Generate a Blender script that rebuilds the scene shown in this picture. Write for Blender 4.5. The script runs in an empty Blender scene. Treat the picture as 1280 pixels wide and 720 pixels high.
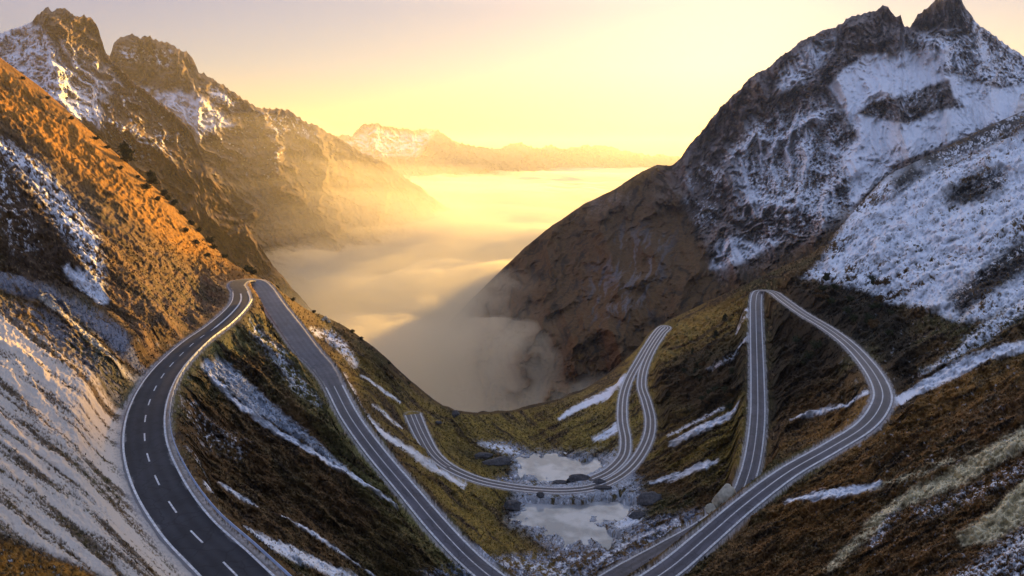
import bpy, math, random
import numpy as np

R = math.radians
rng = np.random.RandomState(7)
random.seed(7)
S = bpy.context.scene
COL = S.collection

# ------------------------------------------------------------------ camera, sky, sun, exposure
FPX = 834.0                      # focal length in pixels of a 1280 wide frame
PITCH = math.atan(165.0 / FPX)   # horizon at y = 195
cam_d = bpy.data.cameras.new('camera')
cam_d.sensor_width = 36.0
cam_d.lens = 36.0 * FPX / 1280.0
cam_d.clip_start = 0.5
cam_d.clip_end = 60000.0
cam = bpy.data.objects.new('camera', cam_d)
COL.objects.link(cam)
cam.location = (0, 0, 0)
cam.rotation_euler = (math.pi / 2 - PITCH, 0, 0)
S.camera = cam

SUN_AZ = R(18.8)    # to the right of straight ahead
SUN_EL = R(2.5)
W = bpy.data.worlds.new('World')
S.world = W
W.use_nodes = True
nt = W.node_tree
nt.nodes.clear()
sky = nt.nodes.new('ShaderNodeTexSky')
sky.sky_type = 'NISHITA'
sky.sun_disc = False
sky.sun_elevation = SUN_EL
sky.sun_rotation = SUN_AZ
sky.altitude = 1800
sky.air_density = 1.0
sky.dust_density = 3.0
sky.ozone_density = 1.0
bg = nt.nodes.new('ShaderNodeBackground')
bg.inputs['Strength'].default_value = 0.15
gam = nt.nodes.new('ShaderNodeGamma'); gam.inputs[1].default_value = 0.62
nt.links.new(sky.outputs[0], gam.inputs[0])
tcw = nt.nodes.new('ShaderNodeTexCoord')
sep = nt.nodes.new('ShaderNodeSeparateXYZ'); nt.links.new(tcw.outputs['Generated'], sep.inputs[0])
rmp = nt.nodes.new('ShaderNodeValToRGB')
el = rmp.color_ramp.elements
el[0].position = 0.0; el[0].color = (0.38, 0.235, 0.075, 1)
el[1].position = 0.05; el[1].color = (0.375, 0.325, 0.26, 1)
for p_, c_ in ((0.12, (0.33, 0.34, 0.38, 1)), (0.20, (0.34, 0.35, 0.44, 1)), (0.34, (0.78, 0.75, 0.78, 1)), (0.7, (1.05, 1.02, 1.02, 1))):
    e_ = el.new(p_); e_.color = c_
# the sky turns lavender away from the sun
dt = nt.nodes.new('ShaderNodeVectorMath'); dt.operation = 'DOT_PRODUCT'
nt.links.new(tcw.outputs['Generated'], dt.inputs[0])
dt.inputs[1].default_value = (math.sin(SUN_AZ) * math.cos(SUN_EL), math.cos(SUN_AZ) * math.cos(SUN_EL), math.sin(SUN_EL))
rm2 = nt.nodes.new('ShaderNodeValToRGB')
rm2.color_ramp.elements[0].position = 0.45; rm2.color_ramp.elements[0].color = (0.84, 0.84, 1.12, 1)
rm2.color_ramp.elements[1].position = 0.90; rm2.color_ramp.elements[1].color = (1, 1, 1, 1)
nt.links.new(dt.outputs['Value'], rm2.inputs[0])
nt.links.new(sep.outputs['Z'], rmp.inputs[0])
mulw = nt.nodes.new('ShaderNodeMix'); mulw.data_type = 'RGBA'; mulw.blend_type = 'MULTIPLY'; mulw.inputs[0].default_value = 1.0
nt.links.new(gam.outputs[0], mulw.inputs[6]); nt.links.new(rmp.outputs[0], mulw.inputs[7])
mul2 = nt.nodes.new('ShaderNodeMix'); mul2.data_type = 'RGBA'; mul2.blend_type = 'MULTIPLY'; mul2.inputs[0].default_value = 1.0
nt.links.new(mulw.outputs[2], mul2.inputs[6]); nt.links.new(rm2.outputs[0], mul2.inputs[7])
wo = nt.nodes.new('ShaderNodeOutputWorld')
nt.links.new(mul2.outputs[2], bg.inputs['Color'])
nt.links.new(bg.outputs[0], wo.inputs['Surface'])

sun_d = bpy.data.lights.new('sun', 'SUN')
sun_d.energy = 4.6
sun_d.angle = R(2.0)
sun_d.color = (1.0, 0.55, 0.11)
sun = bpy.data.objects.new('sun', sun_d)
COL.objects.link(sun)
sd = np.array([math.sin(SUN_AZ) * math.cos(SUN_EL), math.cos(SUN_AZ) * math.cos(SUN_EL), math.sin(SUN_EL)])
from mathutils import Vector
sun.rotation_euler = Vector(sd).to_track_quat('Z', 'Y').to_euler()
sun.location = (400, 400, 900)

S.view_settings.view_transform = 'Standard'
S.view_settings.look = 'None'
S.view_settings.gamma = 1.0
S.view_settings.exposure = 2.28
S.cycles.use_denoising = True
S.cycles.denoiser = 'OPENIMAGEDENOISE'
S.cycles.max_bounces = 9
S.cycles.diffuse_bounces = 2
S.cycles.glossy_bounces = 2
S.cycles.volume_bounces = 8
S.cycles.use_adaptive_sampling = True
S.cycles.adaptive_threshold = 0.01

# ------------------------------------------------------------------ small maths helpers
f32 = np.float32

def dirs(px, py):
    v = (360.0 - py) / FPX
    cx, sx = math.cos(PITCH), math.sin(PITCH)
    return (px - 640.0) / FPX, cx + v * sx, -sx + v * cx

def at(px, py, Y):
    """point seen at a pixel of the 1280x720 frame, Y metres ahead of the viewpoint"""
    a, b, c = dirs(np.asarray(px, float), np.asarray(py, float))
    Y = np.asarray(Y, float)
    return np.stack([a / b * Y, Y + 0 * a, c / b * Y], -1)

def yz(px, py, z):
    a, b, c = dirs(px, py)
    return z * b / c

def make_noise(seed):
    r = np.random.RandomState(seed)
    perm = r.permutation(256)
    perm = np.concatenate([perm, perm]).astype(np.int32)
    ang = r.rand(256) * 2 * np.pi
    return perm, np.cos(ang).astype(f32), np.sin(ang).astype(f32)

_nc = {}
def perlin(x, y, seed=0):
    if seed not in _nc: _nc[seed] = make_noise(seed + 11)
    perm, gx, gy = _nc[seed]
    xf = np.floor(x); yf = np.floor(y)
    xi = xf.astype(np.int32) & 255; yi = yf.astype(np.int32) & 255
    fx = (x - xf).astype(f32); fy = (y - yf).astype(f32)
    u = fx * fx * fx * (fx * (fx * 6 - 15) + 10); v = fy * fy * fy * (fy * (fy * 6 - 15) + 10)
    a = perm[xi] + yi; b = perm[(xi + 1) & 255] + yi
    h00 = perm[a & 511]; h10 = perm[b & 511]; h01 = perm[(a + 1) & 511]; h11 = perm[(b + 1) & 511]
    n00 = gx[h00] * fx + gy[h00] * fy
    n10 = gx[h10] * (fx - 1) + gy[h10] * fy
    n01 = gx[h01] * fx + gy[h01] * (fy - 1)
    n11 = gx[h11] * (fx - 1) + gy[h11] * (fy - 1)
    return ((n00 * (1 - u) + n10 * u) * (1 - v) + (n01 * (1 - u) + n11 * u) * v) * 1.5

def fbm(x, y, oct=4, seed=0, gain=0.5, lac=2.03):
    s = 0; a = 1.0; t = 0
    for o in range(oct):
        s = s + a * perlin(x, y, seed + o); t += a
        x = x * lac + 13.7; y = y * lac - 7.1; a *= gain
    return s / t

def ridged(x, y, oct=4, seed=0, gain=0.5, lac=2.07):
    s = 0; a = 1.0; t = 0; w = 1.0
    for o in range(oct):
        n = 1 - np.abs(perlin(x, y, seed + o)) * 1.6
        n = n * n
        s = s + a * n * w; t += a
        w = np.clip(n * 1.3, 0, 1)
        x = x * lac + 5.3; y = y * lac + 9.1; a *= gain
    return s / t

def ss(a, b, x):
    t = np.clip((x - a) / (b - a), 0, 1)
    return t * t * (3 - 2 * t)

def poly_sd(px, py, poly):
    """signed distance (px) to a polygon, negative inside; far points get +999"""
    poly = np.array(poly, f32)
    out = np.full(px.shape, 999.0, f32)
    m = (px > poly[:, 0].min() - 45) & (px < poly[:, 0].max() + 45) & (py > poly[:, 1].min() - 45) & (py < poly[:, 1].max() + 45)
    x = px[m]; y = py[m]
    d = np.full(x.shape, 1e9, f32); ins = np.zeros(x.shape, bool)
    n = len(poly)
    for i in range(n):
        ax, ay = poly[i]; bx, by = poly[(i + 1) % n]
        ex, ey = bx - ax, by - ay
        t = np.clip(((x - ax) * ex + (y - ay) * ey) / (ex * ex + ey * ey + 1e-6), 0, 1)
        d = np.minimum(d, (x - ax - t * ex) ** 2 + (y - ay - t * ey) ** 2)
        if ay != by:
            c = ((ay > y) != (by > y)) & (x < (bx - ax) * (y - ay) / (by - ay) + ax)
            ins ^= c
    d = np.sqrt(d)
    out[m] = np.where(ins, -d, d)
    return out

def line_sd(px, py, pts):
    """distance minus local half width; pts are (x, y, halfwidth)"""
    P = np.array(pts, f32)
    pad = P[:, 2].max() + 30
    out = np.full(px.shape, 999.0, f32)
    m = (px > P[:, 0].min() - pad) & (px < P[:, 0].max() + pad) & (py > P[:, 1].min() - pad) & (py < P[:, 1].max() + pad)
    x = px[m]; y = py[m]; d = np.full(x.shape, 999.0, f32)
    for i in range(len(P) - 1):
        ax, ay, aw = P[i]; bx, by, bw = P[i + 1]
        ex, ey = bx - ax, by - ay
        t = np.clip(((x - ax) * ex + (y - ay) * ey) / (ex * ex + ey * ey + 1e-6), 0, 1)
        d = np.minimum(d, np.hypot(x - ax - t * ex, y - ay - t * ey) - (aw + t * (bw - aw)))
    out[m] = d
    return out

def pline(pts):
    P = np.array(pts, float)
    return lambda x: np.interp(x, P[:, 0], P[:, 1])

def smooth(a, n):
    k = np.ones(n) / n
    return np.convolve(np.pad(a, n // 2, mode='edge'), k, 'valid')[:len(a)]

class TPS:
    def __init__(s, px, py, v, lam=0.0):
        s.P = np.stack([px, py], 1) / 400.0
        n = len(px)
        d = np.linalg.norm(s.P[:, None] - s.P[None], axis=2)
        K = s.k(d) + lam * np.eye(n)
        A = np.zeros((n + 3, n + 3)); A[:n, :n] = K
        Q = np.concatenate([np.ones((n, 1)), s.P], 1)
        A[:n, n:] = Q; A[n:, :n] = Q.T
        s.w = np.linalg.solve(A, np.concatenate([v, np.zeros(3)]))
    @staticmethod
    def k(r):
        return np.where(r > 0, r * r * np.log(np.maximum(r, 1e-9)), 0)
    def __call__(s, px, py):
        X = (px / 400.0).ravel(); Yy = (py / 400.0).ravel()
        out = s.w[-3] + s.w[-2] * X + s.w[-1] * Yy
        for i in range(len(s.P)):
            r2 = (X - s.P[i, 0]) ** 2 + (Yy - s.P[i, 1]) ** 2
            out += s.w[i] * 0.5 * r2 * np.log(np.maximum(r2, 1e-12))
        return out.reshape(px.shape)

# ------------------------------------------------------------------ object helpers
def tag(o, label=None, cat=None, group=None, kind=None):
    if label: o['label'] = label
    if cat: o['category'] = cat
    if group: o['group'] = group
    if kind: o['kind'] = kind
    return o

def mesh_np(name, V, F, mat, parent=None, cols=None, smooth_sh=True, mats=None, mi=None):
    me = bpy.data.meshes.new(name)
    V = np.asarray(V, f32).reshape(-1, 3); F = np.asarray(F, np.int32)
    k = F.shape[1]
    me.vertices.add(len(V)); me.vertices.foreach_set('co', V.ravel())
    me.loops.add(F.size); me.loops.foreach_set('vertex_index', F.ravel())
    me.polygons.add(len(F))
    me.polygons.foreach_set('loop_start', np.arange(0, F.size, k, dtype=np.int32))
    me.polygons.foreach_set('loop_total', np.full(len(F), k, np.int32))
    if smooth_sh: me.polygons.foreach_set('use_smooth', np.ones(len(F), bool))
    for m in (mats or [mat]): me.materials.append(m)
    if mi is not None: me.polygons.foreach_set('material_index', np.asarray(mi, np.int32))
    if cols is not None:
        a = me.color_attributes.new('albedo', 'FLOAT_COLOR', 'POINT')
        c = np.ones((len(V), 4), f32); c[:, :cols.shape[1]] = cols
        a.data.foreach_set('color', c.ravel())
    me.update()
    o = bpy.data.objects.new(name, me)
    COL.objects.link(o)
    if parent: o.parent = parent
    return o

def grid_faces(r, c):
    i = np.arange(r - 1)[:, None] * c + np.arange(c - 1)[None]
    i = i.ravel()
    return np.stack([i, i + c, i + c + 1, i + 1], 1)

def nmat(name):
    m = bpy.data.materials.new(name)
    m.use_nodes = True
    n = m.node_tree
    b = n.nodes['Principled BSDF']
    return m, n, b

def mk(n, t, **kw):
    x = n.nodes.new(t)
    for k, v in kw.items(): setattr(x, k, v)
    return x

def terrain_mat(name, scale, bump, bscale, var=0.35, rough=0.95):
    """albedo attribute (stored per vertex) with fine procedural grain and bump; alpha holds snow cover"""
    m, n, b = nmat(name)
    at_ = mk(n, 'ShaderNodeAttribute', attribute_name='albedo')
    tc = mk(n, 'ShaderNodeTexCoord')
    n1 = mk(n, 'ShaderNodeTexNoise'); n1.inputs['Scale'].default_value = scale; n1.inputs['Detail'].default_value = 6; n1.inputs['Roughness'].default_value = 0.7
    n.links.new(tc.outputs['Object'], n1.inputs['Vector'])
    mr = mk(n, 'ShaderNodeMapRange'); mr.inputs['From Min'].default_value = 0.3; mr.inputs['From Max'].default_value = 0.7
    mr.inputs['To Min'].default_value = 1 - var; mr.inputs['To Max'].default_value = 1 + var
    n.links.new(n1.outputs['Fac'], mr.inputs['Value'])
    # snow keeps an even tone
    sn = mk(n, 'ShaderNodeMix'); sn.data_type = 'FLOAT'
    n.links.new(at_.outputs['Alpha'], sn.inputs[0]); n.links.new(mr.outputs[0], sn.inputs[2]); sn.inputs[3].default_value = 1.0
    vm = mk(n, 'ShaderNodeVectorMath', operation='SCALE')
    n.links.new(at_.outputs['Color'], vm.inputs[0]); n.links.new(sn.outputs[0], vm.inputs['Scale'])
    n.links.new(vm.outputs[0], b.inputs['Base Color'])
    b.inputs['Roughness'].default_value = rough
    b.inputs['Specular IOR Level'].default_value = 0.15
    n2 = mk(n, 'ShaderNodeTexNoise'); n2.inputs['Scale'].default_value = bscale; n2.inputs['Detail'].default_value = 7; n2.inputs['Roughness'].default_value = 0.68
    n.links.new(tc.outputs['Object'], n2.inputs['Vector'])
    bp = mk(n, 'ShaderNodeBump'); bp.inputs['Strength'].default_value = 0.9; bp.inputs['Distance'].default_value = bump
    n.links.new(n2.outputs['Fac'], bp.inputs['Height']); n.links.new(bp.outputs[0], b.inputs['Normal'])
    return m

def simple_mat(name, col, rough=0.8, var=0.2, scale=3.0, bump=0.0, metal=0.0, spec=0.3):
    m, n, b = nmat(name)
    tc = mk(n, 'ShaderNodeTexCoord')
    n1 = mk(n, 'ShaderNodeTexNoise'); n1.inputs['Scale'].default_value = scale; n1.inputs['Detail'].default_value = 5
    n.links.new(tc.outputs['Object'], n1.inputs['Vector'])
    mr = mk(n, 'ShaderNodeMapRange'); mr.inputs['From Min'].default_value = 0.3; mr.inputs['From Max'].default_value = 0.7
    mr.inputs['To Min'].default_value = 1 - var; mr.inputs['To Max'].default_value = 1 + var
    n.links.new(n1.outputs['Fac'], mr.inputs['Value'])
    vm = mk(n, 'ShaderNodeVectorMath', operation='SCALE'); vm.inputs[0].default_value = col
    n.links.new(mr.outputs[0], vm.inputs['Scale']); n.links.new(vm.outputs[0], b.inputs['Base Color'])
    b.inputs['Roughness'].default_value = rough; b.inputs['Metallic'].default_value = metal
    b.inputs['Specular IOR Level'].default_value = spec
    if bump:
        bp = mk(n, 'ShaderNodeBump'); bp.inputs['Strength'].default_value = 0.8; bp.inputs['Distance'].default_value = bump
        n.links.new(n1.outputs['Fac'], bp.inputs['Height']); n.links.new(bp.outputs[0], b.inputs['Normal'])
    return m

# ------------------------------------------------------------------ roads: control points (px, py, z, half width)
def catmull(P, n=14):
    P = np.array(P, float)
    Q = np.concatenate([[2 * P[0] - P[1]], P, [2 * P[-1] - P[-2]]])
    out = []
    for i in range(1, len(Q) - 2):
        a, b, c, d = Q[i - 1], Q[i], Q[i + 1], Q[i + 2]
        for t in np.arange(n) / n:
            out.append(0.5 * ((2 * b) + (-a + c) * t + (2 * a - 5 * b + 4 * c - d) * t * t + (-a + 3 * b - 3 * c + d) * t ** 3))
    out.append(Q[-2])
    return np.array(out)

def road_path(ctrl):
    """ctrl rows are (px, py, z, halfwidth): returns world centre line resampled about each 0.8 m and half widths"""
    C = np.array(ctrl, float)
    W3 = np.array([[*at(c[0], c[1], yz(c[0], c[1], c[2])), c[3]] for c in C])
    Q = catmull(W3, 20)
    seg = np.r_[0, np.cumsum(np.linalg.norm(np.diff(Q[:, :3], axis=0), axis=1))]
    L = np.arange(0, seg[-1], 0.8)
    out = np.stack([np.interp(L, seg, Q[:, k]) for k in range(4)], 1)
    return out, L

ROAD_A = [(345, 770, -42.5, 3.0), (282, 706, -42, 3.0), (231, 655, -41.5, 3.0), (196, 600, -41, 3.1), (181, 550, -41, 3.1), (186, 505, -41, 3.1),
          (207, 465, -41.5, 3.1), (241, 430, -42, 3.1), (271, 408, -42.6, 3.1), (291, 390, -43.2, 3.0), (301, 376, -43.8, 2.9), (300, 364, -44.2, 2.6),
          (296, 356, -44.8, 2.8), (303, 350.5, -45.6, 3.4), (317, 351, -46.8, 3.6), (328, 360, -48.0, 3.6), (342, 381, -49.5, 3.6), (362, 408, -51.5, 3.6),
          (384, 438, -54, 3.4), (403, 459, -56, 3.0), (416, 480, -57.5, 2.4), (437, 520, -60, 2.3), (467, 562, -63, 2.3), (507, 610, -66.5, 2.3),
          (552, 663, -70, 2.4), (597, 708, -73, 2.4), (650, 745, -75, 2.5), (715, 765, -76, 2.5), (780, 745, -75, 2.5), (835, 712, -73.5, 2.5),
          (883, 672, -71, 2.4), (932, 630, -67.5, 2.3), (984, 591, -64, 2.2), (1036, 561, -61, 2.1), (1078, 535, -59, 2.1), (1098, 512, -57.5, 2.2),
          (1103, 490, -56.5, 2.2), (1090, 463, -56, 2.2), (1065, 434, -55.5, 2.1), (1037, 412, -55.3, 2.1), (1004, 392, -55.5, 2.1), (980, 375, -56, 2.1),
          (968, 366, -56.5, 2.0), (957, 363, -57.2, 2.0), (948, 365, -58.2, 2.2), (945, 376, -60, 2.4), (945, 400, -64, 2.4), (946, 440, -70, 2.4),
          (947, 480, -75, 2.4), (947, 520, -79, 2.4), (943, 560, -82, 2.4), (935, 595, -84.5, 2.4), (921, 625, -86.5, 2.5), (886, 658, -88.5, 3.3),
          (838, 690, -90.5, 4.2), (780, 724, -92, 4.6), (725, 760, -94, 4.6)]
ROAD_E = [(516, 518, -113.2, 4.6), (521, 530, -113.8, 4.4), (529, 547, -114.6, 4.0), (542, 568, -115.6, 3.5), (563, 585, -116.4, 3.2), (595, 599, -117, 3.0),
          (630, 607, -117.4, 3.0), (670, 612, -117.6, 2.9), (710, 613, -117.6, 2.9), (745, 608, -117.4, 2.9), (775, 594, -117, 2.9), (796, 574, -116.4, 2.9),
          (810, 548, -115.4, 2.9), (813, 525, -114.4, 2.9), (808, 502, -113.2, 2.9), (802, 482, -112, 2.8), (805, 460, -110.5, 2.8), (815, 437, -108.8, 2.7),
          (828, 417, -107, 2.7), (834, 411, -106.4, 2.7), (834, 408.5, -106, 2.6), (829, 408, -106, 2.6), (822, 414, -106.8, 2.7), (811, 430, -108.5, 2.7), (798, 452, -110.3, 2.8),
          (786, 474, -112, 2.8), (779, 497, -113.4, 2.8), (778, 525, -114.8, 2.9), (782, 550, -115.8, 2.9), (779, 570, -116.5, 2.9), (762, 588, -117, 2.9), (738, 600, -117.3, 2.9)]
TRACK = [(-60, 335, -26, 1.6), (0, 343, -27, 1.6), (60, 357, -29.5, 1.6), (105, 378, -32.5, 1.6), (140, 410, -35.5, 1.5), (185, 462, -40.6, 1.5)]
roadA, LA = road_path(ROAD_A)
ROAD_E = [(a_, b_, c_, d_ * 0.8) for a_, b_, c_, d_ in ROAD_E]
roadE, LE = road_path(ROAD_E)

# ------------------------------------------------------------------ near ground sheet
sil = [(-500, -330), (-260, -170), (-120, -40), (0, 72), (50, 108), (100, 152), (150, 196), (200, 240), (250, 292), (290, 330), (330, 350), (380, 386), (430, 408), (470, 438), (510, 476), (545, 505),
       (572, 517), (600, 519), (640, 516), (690, 504), (730, 489), (765, 466), (800, 433), (830, 404), (870, 384), (910, 366), (945, 350), (985, 330), (1015, 318), (1045, 290),
       (1075, 255), (1110, 218), (1150, 200), (1190, 180), (1230, 160), (1280, 138), (1400, 85), (1560, 20), (1800, -80)]
sil_f = pline(sil)

ctl = []
for r in ROAD_A + ROAD_E + TRACK:
    ctl.append((r[0], r[1], yz(r[0], r[1], r[2])))
def cz(px, py, z): ctl.append((px, py, yz(px, py, z)))
def cy(px, py, Y): ctl.append((px, py, Y))
# left slope
for q in [(-500, -330, 520), (-260, -170, 440), (-120, -40, 400), (0, 72, 370), (100, 152, 345), (200, 240, 325), (250, 292, 312), (290, 330, 300), (380, 386, 300), (430, 408, 315), (470, 438, 325), (510, 476, 333), (545, 505, 338),
          (-260, 60, 300), (0, 160, 270), (100, 240, 240), (200, 320, 225), (250, 365, 225),
          (-260, 250, 170), (0, 260, 190), (100, 320, 165), (200, 400, 150),
          (0, 430, 108), (100, 480, 100), (0, 540, 82), (100, 580, 80), (0, 640, 66), (100, 660, 66), (0, 720, 56), (150, 720, 58), (0, 900, 40), (-300, 900, 42), (-300, 600, 75), (-300, 420, 110),
          (260, 480, 125), (300, 560, 112), (380, 600, 112), (300, 640, 92), (420, 660, 104), (480, 720, 97), (350, 470, 150), (420, 560, 130),
          (300, 830, 52), (420, 900, 60), (640, 900, 80), (820, 900, 80), (500, 800, 82),
          (400, 430, 270), (450, 480, 250), (480, 520, 235), (540, 610, 190), (590, 650, 175)]:
    cy(*q)
# valley floor
for q in [(572, 517, -119), (600, 519, -120), (640, 516, -121), (690, 504, -118), (600, 550, -119.5), (640, 560, -120), (700, 570, -120), (760, 575, -120), (650, 585, -120), (700, 590, -120), (650, 640, -120), (700, 640, -120), (760, 635, -120),
          (700, 680, -119), (760, 670, -118), (640, 690, -110), (720, 720, -108), (800, 640, -115), (840, 620, -112), (850, 580, -108), (730, 530, -117), (740, 555, -118)]:
    cz(*q)
# right slope
for q in [(730, 489, 350), (765, 466, 370), (800, 433, 400), (870, 384, 400), (910, 366, 340), (945, 350, 305), (985, 330, 300), (1015, 318, 305), (1045, 290, 320), (1075, 255, 345), (1110, 218, 375), (1150, 200, 395), (1190, 180, 410), (1230, 160, 425), (1280, 138, 440),
          (1400, 85, 470), (1560, 20, 500), (1800, -80, 560),
          (870, 440, 295), (905, 440, 255), (900, 500, 222), (880, 560, 203), (880, 610, 180), (1000, 430, 217), (1000, 480, 190), (1010, 530, 168), (1080, 340, 265), (1120, 400, 220), (1180, 300, 275), (1280, 230, 320),
          (1180, 420, 180), (1280, 330, 225), (1280, 430, 160), (1180, 500, 138), (1280, 540, 110), (1120, 580, 118), (1180, 600, 104), (1280, 640, 84), (1050, 660, 98), (960, 690, 95), (1100, 720, 80), (1280, 720, 68),
          (1560, 300, 250), (1560, 500, 120), (1560, 720, 62), (1100, 900, 52), (1280, 900, 44), (1560, 900, 40), (950, 830, 70)]:
    cy(*q)
ctl = np.array(ctl)
# drop near duplicates
keep = []
for i, c in enumerate(ctl):
    if all((c[0] - ctl[j][0]) ** 2 + (c[1] - ctl[j][1]) ** 2 > 30 for j in keep): keep.append(i)
ctl = ctl[keep]
T = TPS(ctl[:, 0], ctl[:, 1], 1000.0 / ctl[:, 2], 0.002)

cols_px = np.concatenate([np.arange(-500, -60, 6.0), np.arange(-60, 1340, 1.15), np.arange(1340, 1800, 6.0)])
NC = len(cols_px)
NR = 760
stop = sil_f(cols_px)
stop = smooth(stop, 15)
tt = np.linspace(0, 1, NR) ** 1.0
PX = np.repeat(cols_px[None], NR, 0)
PY = stop[None] + (920 - stop[None]) * tt[:, None]
inv = T(PX, PY)
Yd = 1000.0 / np.clip(inv, 1.6, 30.0)
G = at(PX, PY, Yd)
X, Yw, Z = G[..., 0].copy(), G[..., 1].copy(), G[..., 2].copy()

# relief: gullies and tussock rows follow the fall line of each valley side (surface coordinates of the sheet)
valley = ss(-119, -108, Z)
wR = ss(600, 760, PX)                                    # 0 on the left side of the valley, 1 on the right side
warp = fbm(PX / 90, PY / 90, 3, 3) * 12 + fbm(PX / 24, PY / 24, 2, 7) * 2
def flow(across, along, octv, seed, kind=fbm, gain=0.5):
    a1 = 0.62 * PX - 0.785 * PY + warp; b1 = 0.785 * PX + 0.62 * PY
    a2 = 0.47 * PX + 0.883 * PY + warp; b2 = -0.883 * PX + 0.47 * PY
    return kind(a1 / across, b1 / along, octv, seed, gain) * (1 - wR) + kind(a2 / across, b2 / along, octv, seed + 50, gain) * wR
gul = flow(34, 170, 5, 21, ridged, 0.55)
fine = flow(11, 26, 4, 31, fbm, 0.6)
tus = fbm(PX / 3.6, PY / 3.0, 3, 41, 0.7)
bumps = ridged(PX / 14, PY / 11, 4, 45, 0.6)
vv = 0.25 + 0.75 * valley
dz = Yd * ((gul - 0.45) * 0.007 * valley + fine * 0.003 * vv + (bumps - 0.4) * 0.003 * vv + tus * 0.0016)
calm = 1 - 0.88 * (1 - ss(-10, 25, poly_sd(PX, PY, [(-200, 300), (0, 388), (60, 425), (110, 460), (150, 500), (158, 560), (165, 612), (200, 655), (262, 725), (330, 800), (-200, 800)])))
calm = calm * (1 - 0.55 * (1 - ss(-15, 25, poly_sd(PX, PY, [(-200, -140), (0, 62), (100, 140), (290, 325), (300, 350), (280, 400), (180, 440), (130, 370), (100, 260), (0, 180), (-200, 60)]))))
kray = 1 + calm * (-(gul - 0.45) * 0.034 * valley - fine * 0.030 * vv - (bumps - 0.4) * 0.011 * vv - tus * 0.0055 * vv) * ss(0, 0.04, tt)[:, None]
X *= kray; Yw *= kray; Z *= kray
edge = ss(0, 0.03, tt)[:, None]

# road conform
def nearest(road, X, Y, reach):
    D = np.full(X.shape, 1e6, f32); ZR = np.zeros(X.shape, f32); HW = np.zeros(X.shape, f32)
    Xf, Yf = X.ravel(), Y.ravel(); Df, Zf, Hf = D.ravel(), ZR.ravel(), HW.ravel()
    # coarse bins
    for i in range(0, len(road), 12):
        seg = road[i:i + 13]
        x0, x1 = seg[:, 0].min() - reach, seg[:, 0].max() + reach
        y0, y1 = seg[:, 1].min() - reach, seg[:, 1].max() + reach
        m = np.nonzero((Xf > x0) & (Xf < x1) & (Yf > y0) & (Yf < y1))[0]
        if not len(m): continue
        xs, ys = Xf[m], Yf[m]
        for k in range(len(seg) - 1):
            ax, ay, az, aw = seg[k]; bx, by, bz, bw = seg[k + 1]
            ex, ey = bx - ax, by - ay
            t = np.clip(((xs - ax) * ex + (ys - ay) * ey) / (ex * ex + ey * ey + 1e-9), 0, 1)
            d = np.hypot(xs - ax - t * ex, ys - ay - t * ey)
            u = d < Df[m]
            mm = m[u]
            Df[mm] = d[u]; Zf[mm] = (az + t * (bz - az))[u]; Hf[mm] = (aw + t * (bw - aw))[u]
    return D, ZR, HW

trackR, LT = road_path(TRACK)
DA, ZA, HA = nearest(roadA, X, Yw, 16)
DE, ZE, HE = nearest(roadE, X, Yw, 16)
DT, ZT, HT = nearest(trackR, X, Yw, 8)
rel = np.ones(X.shape)
Zn = Z + dz * edge
for (D, ZR, HW, sh, bl) in ((DT, ZT, HT, 0.3, 4.0), (DE, ZE, HE, 1.0, 5.0), (DA, ZA, HA, 0.9, 4.5)):
    k = 1 - ss(HW + sh, HW + sh + bl, D)
    Zn = Zn * (1 - k) + (ZR - 0.10) * k
    u = 1 - ss(HW + sh - 0.3, HW + sh + 0.6, D)
    Zn = Zn - 0.0 * u
# lakes
LAKE1 = [(648, 572), (668, 566), (700, 568), (735, 572), (760, 578), (768, 584), (748, 590), (755, 596), (730, 600), (700, 599), (660, 596), (650, 590)]
LAKE2 = [(660, 626), (690, 623), (720, 625), (760, 621), (790, 624), (788, 640), (765, 650), (738, 655), (760, 660), (775, 668), (758, 680), (735, 678), (715, 682), (690, 672), (664, 662), (638, 652), (655, 640)]
nz_px = fbm(PX / 16, PY / 7, 4, 51) * 13
lk = np.minimum(poly_sd(PX, PY, LAKE1), poly_sd(PX, PY, LAKE2)) + nz_px
lakem = 1 - ss(-3, 2.5, lk)
roadfree = ss(0.8, 4.0, np.minimum(DE - HE - 0.8, DA - HA - 0.8))
Zn = Zn * (1 - lakem * roadfree) + (-121.6) * lakem * roadfree
low = (Z < -112) & (lakem < 0.5)
lift = np.where(low & (Zn < -119.7) & (lk < 40), -119.7 + (Zn + 119.7) * 0.1, Zn)
Zn = np.where(roadfree > 0.5, lift, Zn)

# ---- colour of the ground
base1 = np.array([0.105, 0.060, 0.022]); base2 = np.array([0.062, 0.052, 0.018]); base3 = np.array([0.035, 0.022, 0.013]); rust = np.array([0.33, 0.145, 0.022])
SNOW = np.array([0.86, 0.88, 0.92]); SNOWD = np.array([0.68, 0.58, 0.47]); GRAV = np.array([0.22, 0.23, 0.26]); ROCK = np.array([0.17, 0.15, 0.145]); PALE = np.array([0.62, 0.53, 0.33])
streak = flow(6.5, 95, 4, 61, fbm, 0.6)
streak2 = flow(20, 120, 4, 71)
spk = fbm(PX / 2.6, PY / 2.3, 3, 81, 0.7)
spk2 = fbm(PX / 8, PY / 6.5, 4, 91, 0.6)
big = fbm(PX / 110, PY / 110, 4, 101)

def mixc(C, col, m):
    return C * (1 - m[..., None]) + np.asarray(col) * m[..., None]

C = np.zeros(X.shape + (3,)) + base1
C = mixc(C, base2, ss(-0.15, 0.25, big + streak2 * 0.6))
C = mixc(C, base3, ss(0.0, 0.30, streak + 0.35 * spk2))
C = mixc(C, [0.16, 0.10, 0.035], ss(0.15, 0.45, spk2 + 0.3 * streak) * 0.7)
snow = np.zeros(X.shape)

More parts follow.
